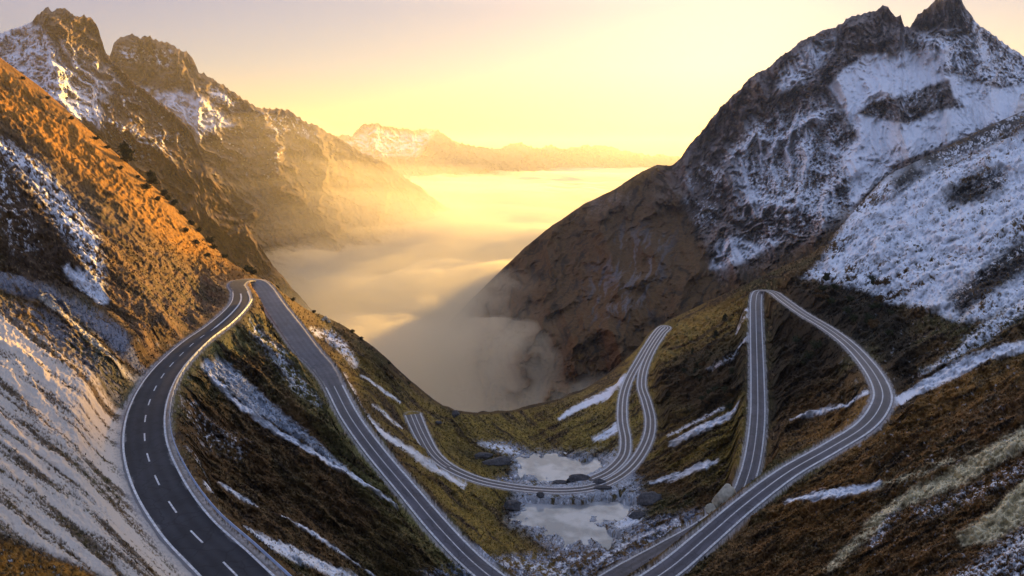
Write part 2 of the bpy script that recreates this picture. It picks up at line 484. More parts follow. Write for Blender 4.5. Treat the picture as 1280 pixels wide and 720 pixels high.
def reg(sd, soft=8.0): return 1 - ss(-soft, soft, sd + spk2 * soft * 0.9)
def P(poly): return poly_sd(PX, PY, poly)
def Ln(*pts): return line_sd(PX, PY, pts)

# orange ridge grass
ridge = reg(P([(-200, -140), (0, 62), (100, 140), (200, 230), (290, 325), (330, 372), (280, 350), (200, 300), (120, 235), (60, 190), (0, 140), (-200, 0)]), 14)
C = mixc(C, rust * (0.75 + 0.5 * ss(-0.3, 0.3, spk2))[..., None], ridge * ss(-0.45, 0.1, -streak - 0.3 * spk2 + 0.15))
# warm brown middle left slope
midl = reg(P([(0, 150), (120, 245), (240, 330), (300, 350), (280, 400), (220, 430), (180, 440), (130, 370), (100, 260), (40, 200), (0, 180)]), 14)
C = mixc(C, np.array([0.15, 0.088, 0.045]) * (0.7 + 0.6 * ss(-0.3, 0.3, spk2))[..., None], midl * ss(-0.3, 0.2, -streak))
# dark heather patch upper-left
dk = reg(P([(0, 165), (60, 200), (110, 260), (140, 330), (140, 390), (80, 370), (0, 340)]), 12)
C = mixc(C, [0.045, 0.028, 0.019], dk * 0.9)
# olive banks right of road A / between roads
ol = reg(P([(320, 395), (345, 395), (410, 480), (500, 610), (600, 720), (420, 720), (470, 640), (330, 440), (260, 450), (225, 510), (218, 560), (212, 480), (260, 430)]), 8)
C = mixc(C, [0.120, 0.108, 0.036], ol * ss(-0.35, 0.25, -streak + 0.1) * 0.9)
br = reg(P([(230, 500), (290, 500), (480, 640), (560, 720), (420, 720), (250, 600)]), 12)
C = mixc(C, [0.100, 0.056, 0.022], br * 0.75 * ss(-0.4, 0.2, -streak))
# golden olive valley grass
va = reg(P([(400, 400), (480, 470), (560, 515), (700, 505), (830, 405), (870, 385), (930, 370), (940, 420), (860, 440), (820, 480), (880, 520), (925, 500), (930, 610), (860, 600), (790, 560), (760, 570), (560, 560), (640, 600), (620, 640), (700, 720), (600, 690), (500, 570), (440, 480)]), 12)
C = mixc(C, np.array([0.215, 0.148, 0.032]) * (0.75 + 0.5 * ss(-0.3, 0.3, spk2))[..., None], va * ss(-0.25, 0.3, -streak + 0.12 + 0.4 * big))
vb = reg(P([(960, 560), (1080, 500), (1280, 440), (1280, 480), (1130, 560), (1080, 640), (990, 680), (960, 640), (1060, 560)]), 12)
C = mixc(C, np.array([0.19, 0.095, 0.022]) * (0.75 + 0.5 * ss(-0.3, 0.3, spk2))[..., None], vb * ss(-0.25, 0.3, -streak + 0.15))
vc = reg(P([(960, 640), (1080, 560), (1290, 470), (1340, 760), (900, 760)]), 14)
C = mixc(C, np.array([0.15, 0.070, 0.020]) * (0.7 + 0.6 * ss(-0.3, 0.3, spk2))[..., None], vc * ss(-0.30, 0.2, -streak + 0.05) * 0.8)
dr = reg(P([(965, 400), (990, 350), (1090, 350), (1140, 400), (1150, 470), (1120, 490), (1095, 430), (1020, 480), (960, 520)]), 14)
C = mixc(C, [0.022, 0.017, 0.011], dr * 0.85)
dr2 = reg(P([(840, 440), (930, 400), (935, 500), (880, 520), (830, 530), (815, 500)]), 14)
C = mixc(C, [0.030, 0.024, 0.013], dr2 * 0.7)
ru = reg(P([(-50, 662), (40, 690), (140, 722), (100, 760), (-50, 760)]), 10)
C = mixc(C, rust * 0.9, ru * ss(-0.3, 0.1, -spk2))
gr = reg(P([(120, 430), (180, 470), (182, 500), (150, 500), (110, 460)]), 10)
C = mixc(C, [0.07, 0.085, 0.055], gr * 0.6)

def put(sd, cover, amp=(1.0, 0.5, 0.4), soft=3.0, col=None, hard=0.12):
    """lay a patch: sd pixel distance, cover 0..1 share covered inside"""
    global snow, C
    n = streak * amp[0] + spk2 * amp[1] + spk * amp[2]
    edge_ = ss(soft, -soft, -0.0 + sd) if False else 1 - ss(-soft, soft, sd + (streak * 6 + spk2 * 4) * (soft / 3.0))
    m = edge_ * ss(-hard, hard, n + (cover - 0.5) * 1.3)
    if col is None: snow = np.maximum(snow, m)
    else: C = mixc(C, col, m)

# left
warm = np.zeros(X.shape)
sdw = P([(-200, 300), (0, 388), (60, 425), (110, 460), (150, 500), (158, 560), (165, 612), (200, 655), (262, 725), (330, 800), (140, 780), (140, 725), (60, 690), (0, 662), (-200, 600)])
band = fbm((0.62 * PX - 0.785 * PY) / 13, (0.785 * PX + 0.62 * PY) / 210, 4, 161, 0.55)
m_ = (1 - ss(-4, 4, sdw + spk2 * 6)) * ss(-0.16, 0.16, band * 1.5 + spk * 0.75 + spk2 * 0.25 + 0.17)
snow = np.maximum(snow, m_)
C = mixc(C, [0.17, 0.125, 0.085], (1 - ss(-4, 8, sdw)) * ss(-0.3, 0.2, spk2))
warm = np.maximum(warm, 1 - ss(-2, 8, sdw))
put(P([(0, 665), (150, 740), (60, 690)]), 0.3, soft=6)
put(Ln((0, 180, 8), (40, 212, 13), (80, 262, 17), (106, 300, 17), (122, 340, 10), (124, 372, 3)), 0.50, (0.5, 0.9, 0.7), 8)
put(Ln((85, 335, 5), (105, 350, 9), (128, 378, 6)), 0.68, (0.3, 0.6, 0.6), 4)
put(Ln((0, 215, 20), (30, 300, 22)), 0.25, (0.4, 1, 0.7), 10)
put(Ln((0, 350, 9), (60, 366, 8), (110, 395, 8), (150, 425, 9), (180, 458, 5)), 0.7, (0.7, 0.4, 0.3), 4, col=[0.15, 0.16, 0.19])
put(Ln((52, 372, 2), (90, 400, 3), (135, 440, 3), (178, 466, 2)), 0.7, (0.3, 0.5, 0.5), 3, col=[0.45, 0.42, 0.36])
put(P([(0, 372), (50, 378), (110, 430), (150, 470), (150, 490), (100, 450), (40, 410), (0, 385)]), 0.5, (1, .4, .3), 6, col=[0.20, 0.19, 0.20])
put(Ln((262, 462, 8), (282, 462, 10), (310, 492, 12), (345, 520, 9), (390, 553, 6), (430, 585, 2)), 0.72, (0.7, 0.4, 0.5), 4, col=[0.42, 0.46, 0.52])
put(Ln((262, 470, 2), (300, 505, 3), (350, 540, 3.5), (400, 570, 3), (450, 600, 2.4), (496, 630, 1.0)), 0.85, (0.2, 0.4, 0.3), 2)
put(Ln((318, 412, 7), (345, 440, 9), (372, 478, 8), (400, 505, 3)), 0.42, (0.5, 0.9, 0.9), 6)
put(Ln((240, 520, 12), (262, 545, 16), (300, 560, 12)), 0.26, (0.4, 1, 0.9), 10)
put(Ln((240, 585, 3), (262, 612, 2)), 0.45, (0.3, 0.7, 0.6), 3)
put(Ln((274, 603, 1.2), (300, 620, 1.8), (322, 634, 1.0)), 0.9, (0.2, 0.3, 0.3), 1.5)
put(Ln((352, 645, 0.8), (385, 664, 1.4), (430, 692, 1.2), (470, 720, 1)), 0.8, (0.3, 0.4, 0.3), 1.5)
put(Ln((262, 640, 3), (300, 660, 5), (345, 682, 6), (400, 706, 7), (450, 730, 8)), 0.68, (0.3, 0.6, 0.6), 3)
put(Ln((330, 700, 3), (380, 725, 4)), 0.5, (0.3, 0.6, 0.6), 4)
put(Ln((386, 412, 4), (410, 418, 6), (430, 434, 6), (444, 456, 4)), 0.52, (0.3, 0.8, 0.8), 3)
put(Ln((452, 468, 1), (478, 486, 1.4), (500, 500, 1)), 0.7, (0.2, 0.5, 0.5), 1.5)
put(Ln((428, 470, 3), (440, 492, 4), (452, 516, 4), (476, 540, 4.5), (510, 562, 4), (545, 585, 3), (580, 606, 2)), 0.74, (0.3, 0.5, 0.5), 2.5)
put(Ln((466, 505, 1), (485, 522, 2), (502, 534, 1.5)), 0.6, (0.2, 0.5, 0.5), 2)
# valley floor gravel, snow and ice
gv = P([(590, 550), (640, 552), (665, 566), (780, 570), (800, 600), (800, 650), (870, 635), (925, 628), (900, 650), (820, 690), (780, 720), (560, 730), (520, 715), (640, 690), (690, 690), (640, 655), (655, 610), (600, 605), (640, 590), (640, 575)])
put(gv, 0.52, (0.5, 0.8, 0.6), 5, col=[0.27, 0.29, 0.35])
put(gv, 0.20, (0.4, 0.8, 0.8), 5)
put(P([(640, 566), (770, 568), (800, 606), (800, 650), (780, 682), (700, 684), (630, 655), (645, 615)]), 0.66, (0.6, 0.8, 0.5), 10, col=[0.38, 0.39, 0.41])
put(Ln((600, 555, 2), (625, 560, 4), (645, 566, 3)), 0.6, (0.3, 0.8, 0.6), 3)
put(Ln((690, 705, 8), (760, 694, 10), (830, 664, 10), (880, 645, 7), (915, 632, 3)), 0.34, (0.6, 0.8, 0.6), 6)
put(Ln((600, 700, 2), (650, 705, 6), (700, 712, 8)), 0.42, (0.6, 0.8, 0.6), 4)
for (a, b_, w) in (((775, 655), (795, 648), 6),): put(Ln((*a, w), (*b_, w)), 0.6)
# right strips
put(Ln((700, 523, 1.5), (725, 508, 4), (760, 492, 5), (790, 474, 3)), 0.86, (0.1, 0.35, 0.3), 2)
put(Ln((745, 548, 3), (765, 540, 5), (778, 528, 3)), 0.7, (0.2, 0.5, 0.5), 3)
put(Ln((838, 556, 2.5), (868, 540, 5), (900, 524, 5), (922, 512, 2)), 0.82, (0.1, 0.4, 0.4), 2)
put(Ln((836, 543, 1), (858, 532, 2), (885, 517, 2), (905, 508, 1)), 0.6, (0.2, 0.6, 0.6), 2)
put(Ln((812, 605, 1), (850, 592, 3.5), (880, 583, 5), (896, 576, 2)), 0.8, (0.2, 0.4, 0.4), 2)
put(Ln((884, 462, 1), (900, 454, 2), (925, 440, 2.5), (938, 430, 2)), 0.5, (0.3, 0.8, 0.8), 2.5)
put(Ln((922, 416, 2), (936, 404, 4)), 0.5, (0.3, 0.8, 0.8), 2.5)
put(Ln((988, 524, 1), (1010, 518, 2.5), (1040, 510, 2), (1082, 502, 2)), 0.72, (0.2, 0.5, 0.5), 2)
put(Ln((982, 626, 1.5), (1015, 621, 4), (1060, 614, 5.5), (1100, 604, 3)), 0.88, (0.1, 0.35, 0.35), 2.5)
put(Ln((1120, 497, 2), (1150, 484, 7), (1190, 463, 8), (1235, 444, 6), (1290, 430, 5)), 0.74, (0.2, 0.45, 0.45), 2.5)
put(Ln((1150, 466, 1), (1190, 446, 4), (1230, 415, 9), (1290, 372, 10)), 0.56, (0.3, 0.8, 0.6), 4)
sp = P([(1005, 345), (1040, 310), (1060, 274), (1076, 254), (1110, 220), (1150, 201), (1190, 181), (1230, 161), (1290, 134), (1360, 100), (1360, 380), (1290, 365), (1240, 395), (1200, 400), (1160, 385), (1110, 375), (1070, 356)])
m_ = (1 - ss(-6, 6, sp + (spk2 * 9 + streak2 * 8))) * ss(-0.07, 0.07, spk * 0.8 + spk2 * 0.9 + streak2 * 0.75 + streak * 0.35 + big * 0.5 + 0.28)
snow = np.maximum(snow, m_)
for poly in ([(1185, 235), (1230, 205), (1262, 210), (1255, 238), (1215, 255), (1175, 255)], [(1150, 195), (1180, 172), (1280, 135), (1300, 160), (1220, 190), (1150, 215)], [(1180, 370), (1280, 290), (1300, 330), (1200, 395)], [(1110, 225), (1140, 200), (1160, 215), (1120, 250)]):
    h = reg(P(poly), 9) * ss(-0.22, 0.10, spk2 * 0.8 + spk * 0.5 + big * 0.5 + 0.12)
    snow = snow * (1 - h * 0.96); C = mixc(C, [0.02, 0.017, 0.016], h * 0.8)
put(Ln((1160, 240, 20), (1100, 290, 30)), 0.75, (0.1, 0.8, 0.6), 10)
# pale dry-grass humps in the right corner
hump = np.zeros(X.shape)
for L_, cv in ((((1035, 712, 5), (1062, 684, 6), (1100, 652, 8)), .55), (((1085, 655, 4), (1130, 625, 7), (1200, 592, 11), (1290, 540, 13)), .72), (((1205, 672, 8), (1235, 662, 14), (1290, 618, 20)), .82), (((1080, 612, 3), (1150, 592, 5), (1220, 556, 4)), .5)):
    put(Ln(*L_), cv, (0.5, 0.5, 0.5), 4, col=PALE)
    hump = np.maximum(hump, reg(Ln(*L_), 5))
put(Ln((1150, 640, 8), (1230, 610, 10), (1290, 580, 10)), 0.36, (0.4, 0.8, 0.8), 6)
put(P([(1190, 720), (1290, 650), (1320, 740), (1200, 760)]), 0.45, (0.5, 0.8, 0.8), 8)
put(Ln((1090, 680, 6), (1120, 640, 6)), 0.4, (0.4, 0.8, 0.8), 5)
put(Ln((1185, 540, 6), (1240, 500, 6)), 0.3, (0.4, 0.8, 0.8), 5, col=PALE)
# general dusting
dust = ss(0.34, 0.5, spk2 + 0.25 * spk) * ss(300, 500, PX * 0 + PY) * 0.55
snow = np.maximum(snow, dust * ss(600, 760, np.abs(PX - 640) + 260) * 0.6)

# scattered dark heather clumps, bare soil and straw-pale tufts
C = C * (1 - 0.72 * (1 - 0.6 * hump) * ss(0.12, 0.34, spk + 0.5 * spk2 + 0.3 * streak))[..., None]
C = mixc(C, [0.30, 0.21, 0.11], ss(0.24, 0.46, -spk - 0.25 * spk2 + 0.2 * streak2) * 0.6 * (1 - dr) * (1 - dr2))
# keep snow off the roads, pale verge beside them
for (D, HW, vw) in ((DA, HA, 0.6), (DE, HE, 0.5)):
    on = 1 - ss(HW - 0.2, HW + 0.1, D)
    snow = snow * (1 - on)
    verge = (ss(HW - 0.2, HW, D) * (1 - ss(HW + vw * 0.6, HW + vw + 0.3, D + spk * 0.8))) * 0.75
    C = mixc(C, [0.34, 0.32, 0.31], verge)
    snow = snow * (1 - verge * 0.7)
C = mixc(C, [0.07, 0.07, 0.085], 1 - ss(HA - 0.3, HA + 0.1, DA))
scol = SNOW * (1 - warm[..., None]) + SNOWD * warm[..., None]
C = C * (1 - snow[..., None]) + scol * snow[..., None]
Zn = Zn + snow * 0.12 * roadfree

# back side of the near ridge, falling away into the far valley
NB = 46
b_s = (np.linspace(0, 1, NB + 1)[1:] ** 1.6) * 420
d0 = np.stack([X[0], Yw[0]], 1); d0 /= np.linalg.norm(d0, axis=1)[:, None]
BX = X[0][None] + d0[:, 0][None] * b_s[:, None]
BY = Yw[0][None] + d0[:, 1][None] * b_s[:, None]
drop = 0.85 * b_s ** 2 / (b_s + 26)
bn = fbm(BX / 30, BY / 30, 5, 35, 0.55)
BZ = Zn[0][None] - drop[:, None] + bn * np.minimum(b_s * 0.25, 14)[:, None]
BC = np.zeros(BX.shape + (3,)) + np.array([0.10, 0.062, 0.024])
BC = mixc(BC, base3, ss(-0.1, 0.3, bn))
BC = mixc(BC, rust, (ss(420, 250, np.repeat(cols_px[None], NB, 0)) if False else (1 - ss(230, 420, np.repeat(cols_px[None], NB, 0)))) * 0.7)
VX = np.concatenate([BX[::-1], X]); VY = np.concatenate([BY[::-1], Yw]); VZ = np.concatenate([BZ[::-1], Zn])
C = C * (1.22 - 0.22 * np.clip(snow, 0, 1))[..., None]
VC = np.concatenate([BC[::-1], C]); VS = np.concatenate([np.zeros(BX.shape), snow])
M_GROUND = terrain_mat('alpine_turf', 1.6, 0.10, 2.2, 0.40)
V = np.stack([VX, VY, VZ], -1)
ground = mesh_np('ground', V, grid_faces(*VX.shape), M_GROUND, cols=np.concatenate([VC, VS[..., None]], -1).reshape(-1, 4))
tag(ground, kind='structure')

def ground_z(px, py):
    """nearest ground vertex to a frame position (after relief)"""
    c = int(np.argmin(np.abs(cols_px - px)))
    r = int(np.clip(round((py - stop[c]) / (920 - stop[c]) * (NR - 1)), 0, NR - 1))
    return np.array([X[r, c], Yw[r, c], Zn[r, c]])

# ------------------------------------------------------------------ mountains
def mountain(name, outline, base_py, Yctl, cstep, nr, mat, colour, relief, jag=(3.0, 30), back=900, bslope=0.7, seed=0, jagf=None):
    P_ = np.array(outline, float)
    cx = np.arange(P_[0, 0], P_[-1, 0] + 0.1, cstep)
    top = np.interp(cx, P_[:, 0], P_[:, 1])
    j = fbm(cx / jag[1], cx * 0 + seed * 3.3, 5, 200 + seed, 0.62) * jag[0]
    if jagf is not None: j = j * jagf(cx)
    j = j - (ridged(cx / 7.5, cx * 0 + seed, 3, 230 + seed, 0.6) - 0.35) * 3.4 * (1 if jagf is None else jagf(cx)) * min(1.0, jag[0] / 5)
    top = top + j
    bot = pline(base_py)(cx)
    t = np.linspace(0, 1, nr)
    px = np.repeat(cx[None], nr, 0); py = top[None] + (bot - top)[None] * t[:, None]
    c = np.array(Yctl, float)
    T_ = TPS(c[:, 0], c[:, 1], 1000.0 / c[:, 2], 0.001)
    Y_ = 1000.0 / np.clip(T_(px, py), 0.02, 20)
    G_ = at(px, py, Y_)
    x, y, z = G_[..., 0], G_[..., 1], G_[..., 2]
    fade = ss(0, 0.04, t)[:, None] * 0.85 + 0.15
    rd = relief(px, py, x, y, z) * fade
    k = 1 + rd / Y_                       # relief moves surface points towards or away from the valley
    x, y, z = x * k, y * k, z * k
    Cc, sn = colour(px, py, x, y, z, rd)
    nb = 30
    s_ = (np.linspace(0, 1, nb + 1)[1:] ** 1.7) * back
    d0 = np.stack([x[0], y[0]], 1); d0 /= np.linalg.norm(d0, axis=1)[:, None]
    bx = x[0][None] + d0[:, 0][None] * s_[:, None]; by = y[0][None] + d0[:, 1][None] * s_[:, None]
    bz = z[0][None] - (bslope * s_ ** 2 / (s_ + back * 0.03))[:, None] + fbm(bx / (back * .1), by / (back * .1), 4, 300 + seed) * np.minimum(s_ * 0.3, back * 0.06)[:, None]
    bc = np.repeat(Cc[:1], nb, 0); bs = np.repeat(sn[:1], nb, 0)
    VX = np.concatenate([bx[::-1], x]); VY = np.concatenate([by[::-1], y]); VZ = np.concatenate([bz[::-1], z])
    VC = np.concatenate([np.concatenate([bc[::-1], Cc]), np.concatenate([bs[::-1], sn])[..., None]], -1)
    o = mesh_np(name, np.stack([VX, VY, VZ], -1), grid_faces(*VX.shape), mat, cols=VC.reshape(-1, 4))
    return tag(o, kind='structure')

M_MTN = terrain_mat('mountain_rock', 0.16, 3.0, 0.09, 0.35)
M_FAR = terrain_mat('far_rock', 0.02, 25.0, 0.012, 0.3)

# ---- right mountain
def crag(px, py, dx, dy, seed, amp, smooth_m=0.0, steep=0.0):
    """gullied, broken rock relief in metres; dx, dy is the fall line on the face"""
    w = fbm(px / 70, py / 70, 3, seed) * 26 + fbm(px / 18, py / 18, 3, seed + 4) * 6
    a = dy * px - dx * py + w; b = dx * px + dy * py + w
    g1 = ridged(a / 62, b / 120, 5, seed + 10, 0.5)
    g2 = ridged(a / 22, b / 40, 5, seed + 20, 0.65)
    g3 = ridged((a + 0.4 * b) / 7.5, (b - 0.4 * a) / 10, 4, seed + 30, 0.65)
    g4 = fbm(px / 3.2, py / 3.2, 3, seed + 40, 0.7)
    return -amp * ((g1 - 0.4) * 1.9 + ((g2 - 0.4) * 1.05 + (g3 - 0.4) * 0.50 + g4 * 0.16) * (1 - smooth_m))

def rel_R(px, py, x, y, z):
    sm = reg2(px, py, SN_R, 12) * (1 - reg2(px, py, IS_R, 5)) * 0.72
    grass = ss(-20, 40, py - np.interp(px, [560, 760, 850, 870, 900, 960, 1020, 1100], [300, 262, 240, 290, 345, 325, 292, 225]))
    grass = np.maximum(grass, 1 - ss(780, 880, px))
    sm = np.maximum(sm, grass * 0.8)
    return crag(px, py, -0.36, 0.93, 401, 66, sm) * (1 - 0.35 * grass)

def reg2(px, py, poly, soft): return 1 - ss(-soft, soft, poly_sd(px, py, poly))
SN_R = [(1036, 108), (1052, 88), (1082, 68), (1110, 66), (1140, 62), (1182, 66), (1176, 92), (1206, 95), (1245, 110), (1300, 105), (1400, 110), (1400, 160), (1290, 140), (1220, 165), (1130, 200), (1100, 225), (1062, 262), (1058, 225), (1050, 190), (1072, 172), (1050, 130)]
IS_R = [(1070, 142), (1090, 128), (1130, 120), (1160, 108), (1186, 100), (1192, 120), (1202, 134), (1170, 138), (1135, 156), (1105, 150)]

def col_R(px, py, x, y, z, rd):
    w = fbm(px / 60, py / 60, 3, 500) * 22 + fbm(px / 15, py / 15, 2, 503) * 5
    st = fbm((0.93 * px + 0.36 * py + w) / 7, (-0.36 * px + 0.93 * py) / 30, 5, 501, 0.6)
    sp = fbm(px / 4, py / 3, 4, 511, 0.75)
    bg_ = fbm(px / 60, py / 60, 4, 521, 0.55)
    C = np.zeros(px.shape + (3,)) + np.array([0.25, 0.205, 0.185])
    C = mixc(C, [0.075, 0.058, 0.050], ss(-0.1, 0.35, st + 0.4 * sp))
    C = mixc(C, [0.22, 0.19, 0.17], ss(0.1, 0.5, bg_ - 0.4 * st))
    gm = ss(-18, 18, py - np.interp(px, [560, 760, 850, 870, 900, 960, 1020, 1100], [300, 262, 240, 290, 345, 325, 292, 225]) + sp * 22 + bg_ * 26)
    gm = np.maximum(gm, (1 - ss(800, 880, px)) * ss(-0.35, 0.1, -bg_ - sp * 0.4 + 0.1))
    C = mixc(C, [0.105, 0.057, 0.018], gm * 0.97)
    C = mixc(C, [0.030, 0.021, 0.012], gm * ss(0.0, 0.35, st + 0.3 * sp))
    # grey rock ribs in the grass slope
    rib = reg2(px, py, [(735, 350), (775, 290), (840, 285), (830, 340), (800, 400), (740, 400)], 20) * ss(0.0, 0.25, st)
    C = mixc(C, [0.20, 0.18, 0.18], rib * 0.7)
    pale = reg2(px, py, [(975, 210), (1010, 190), (1020, 240), (985, 260)], 12) * ss(-0.2, 0.2, -st)
    C = mixc(C, [0.30, 0.26, 0.22], pale * 0.8)
    n = sp * 0.9 + st * 0.6 - np.clip(rd / 90, -0.5, 0.5) * 0.35 + bg_ * 0.3
    def cov(m, c, h=0.05): return m * ss(-h, h, n + (c - 0.5) * 1.4)
    s = cov(reg2(px, py, [(p[0], p[1]) for p in SN_R], 2.5), 1.05)
    isl = reg2(px, py, IS_R, 2.5)
    s = s * (1 - isl * ss(-0.35, 0.0, n + 0.12))
    s = np.maximum(s, cov(reg2(px, py, [(930, 175), (980, 130), (1040, 130), (1060, 180), (1060, 260), (1000, 290), (930, 270), (920, 220)], 22), 0.64))
    s = np.maximum(s, cov(reg2(px, py, [(975, 95), (1005, 62), (1045, 45), (1040, 65), (1000, 110), (975, 118)], 8), 0.78))
    s = np.maximum(s, cov(reg2(px, py, [(905, 200), (940, 150), (985, 140), (960, 180), (930, 210)], 12), 0.56))
    s = np.maximum(s, cov(reg2(px, py, [(1110, 70), (1150, 45), (1200, 40), (1290, 70), (1290, 110), (1240, 108), (1190, 95)], 10), 0.6))
    s = np.maximum(s, cov(reg2(px, py, [(1190, 10), (1215, 20), (1290, 76), (1290, 100), (1230, 70)], 6), 0.5))
    s = np.maximum(s, cov(reg2(px, py, [(888, 335), (898, 300), (925, 296), (945, 306), (990, 288), (975, 302), (935, 325), (900, 337)], 5), 0.95))
    s = np.maximum(s, cov(reg2(px, py, [(900, 300), (960, 280), (1000, 270), (1050, 235), (1075, 250), (1020, 290), (960, 305)], 8), 0.5))
    s = np.maximum(s, cov(reg2(px, py, [(856, 225), (880, 205), (905, 215), (895, 235), (870, 240)], 8), 0.5))
    s = np.maximum(s, cov(reg2(px, py, [(858, 250), (900, 240), (895, 280), (868, 290)], 10), 0.42))
    s = s * (1 - gm * 0.8 * (px < 880))
    s = s * ss(-0.62, -0.25, -st * 0.8 + 0.1)
    C = C * (1 - s[..., None]) + SNOW * s[..., None]
    return C, s

OUT_R = [(470, 520), (520, 455), (560, 405), (590, 374), (620, 345), (655, 310), (690, 282), (730, 255), (770, 235), (800, 216), (822, 206), (840, 207), (850, 198), (862, 180), (880, 160), (900, 135), (925, 112), (945, 92), (965, 82), (985, 66), (1000, 52), (1020, 44),
         (1045, 32), (1060, 22), (1080, 17), (1095, 16), (1104, 7), (1112, 12), (1118, 22), (1126, 20), (1131, 36), (1138, 34), (1146, 22), (1156, 12), (1165, 6), (1170, -2), (1190, -4), (1202, 0), (1208, 12), (1222, 28), (1240, 42), (1262, 60), (1285, 74), (1340, 95), (1420, 130), (1600, 220)]
YR = [(470, 520, 900), (590, 374, 1050), (690, 282, 1150), (770, 235, 1250), (850, 198, 1350), (945, 92, 1400), (1045, 32, 1450), (1105, 8, 1450), (1131, 36, 1460), (1185, -2, 1450), (1285, 74, 1500), (1600, 220, 1500),
      (560, 480, 800), (600, 450, 740), (650, 470, 620), (700, 480, 560), (650, 400, 800), (700, 380, 820), (760, 420, 620), (760, 340, 880), (800, 300, 1000), (850, 280, 1050), (900, 330, 850), (850, 360, 760), (940, 300, 900), (1000, 220, 1080), (1050, 130, 1250), (1120, 90, 1300), (1100, 200, 1000), (1200, 150, 1050), (1280, 130, 1150), (1280, 240, 800), (1100, 280, 780), (1000, 320, 720), (900, 420, 600), (1100, 420, 560), (1280, 420, 560), (600, 620, 520), (900, 620, 480), (1280, 620, 480), (1600, 420, 700)]
mountain('mountain_slope', OUT_R, [(470, 560), (600, 600), (900, 600), (1000, 500), (1600, 420)], YR, 1.1, 520, M_MTN, col_R, rel_R, jag=(7, 34), back=900, bslope=0.75, seed=1,
         jagf=lambda c: 0.25 + 0.75 * ss(840, 900, c))

# ---- left mountains
def rel_L(px, py, x, y, z):
    return crag(px, py, 0.52, 0.85, 601, 66)

def col_L1(px, py, x, y, z, rd):
    w = fbm(px / 60, py / 60, 3, 700) * 20
    st = fbm((0.82 * px - 0.57 * py + w) / 6, (0.57 * px + 0.82 * py) / 26, 5, 701, 0.6)
    sp = fbm(px / 4.5, py / 3.8, 4, 711, 0.7)
    C = np.zeros(px.shape + (3,)) + np.array([0.19, 0.125, 0.085])
    C = mixc(C, [0.085, 0.06, 0.048], ss(-0.1, 0.35, st + 0.4 * sp))
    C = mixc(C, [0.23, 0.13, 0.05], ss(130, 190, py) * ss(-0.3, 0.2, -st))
    n = sp * 0.9 + st * 0.6 - np.clip(rd / 90, -0.5, 0.5) * 0.3
    def cov(m, c, h=0.05): return m * ss(-h, h, n + (c - 0.5) * 1.4)
    s = cov(reg2(px, py, [(-80, 60), (0, 40), (30, 25), (60, 40), (90, 60), (125, 80), (150, 105), (122, 130), (128, 160), (90, 165), (60, 130), (0, 75), (-80, 90)], 10), 0.85)
    s = np.maximum(s, cov(reg2(px, py, [(110, 80), (170, 100), (215, 140), (230, 190), (190, 200), (130, 170), (120, 120)], 14), 0.36))
    s = np.maximum(s, cov(reg2(px, py, [(105, 130), (125, 128), (128, 160), (110, 165)], 6), 0.9))
    s = np.maximum(s, cov(reg2(px, py, [(150, 175), (205, 165), (215, 178), (190, 205), (160, 200)], 8), 0.45))
    s = s * (1 - reg2(px, py, [(52, 0), (110, 10), (140, 75), (100, 62), (62, 45), (50, 30)], 5) * ss(-0.3, 0.1, -n + 0.2))
    C = C * (1 - s[..., None]) + SNOW * s[..., None]
    return C, s

def col_L2(px, py, x, y, z, rd):
    w = fbm(px / 60, py / 60, 3, 720) * 20
    st = fbm((0.82 * px - 0.57 * py + w) / 6, (0.57 * px + 0.82 * py) / 26, 5, 721, 0.6)
    sp = fbm(px / 4.5, py / 3.8, 4, 731, 0.7)
    C = np.zeros(px.shape + (3,)) + np.array([0.20, 0.14, 0.10])
    C = mixc(C, [0.09, 0.065, 0.055], ss(-0.1, 0.35, st + 0.4 * sp))
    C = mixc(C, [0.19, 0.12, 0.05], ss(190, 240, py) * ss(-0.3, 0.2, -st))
    n = sp * 0.9 + st * 0.6 - np.clip(rd / 90, -0.5, 0.5) * 0.3
    def cov(m, c, h=0.05): return m * ss(-h, h, n + (c - 0.5) * 1.4)
    s = cov(reg2(px, py, [(168, 104), (200, 116), (225, 112), (248, 120), (275, 140), (292, 158), (262, 165), (245, 178), (225, 150), (190, 125)], 6), 0.92)
    s = np.maximum(s, cov(reg2(px, py, [(240, 110), (300, 140), (360, 190), (330, 225), (270, 190), (235, 150)], 14), 0.32))
    s = np.maximum(s, cov(reg2(px, py, [(265, 108), (300, 128), (290, 135), (262, 120)], 5), 0.6))
    s = np.maximum(s, cov(reg2(px, py, [(320, 140), (375, 150), (395, 170), (350, 170)], 8), 0.42))
    s = np.maximum(s, cov(reg2(px, py, [(150, 60), (215, 62), (210, 84), (185, 78), (150, 75)], 6), 0.42))
    C = C * (1 - s[..., None]) + SNOW * s[..., None]
    return C, s

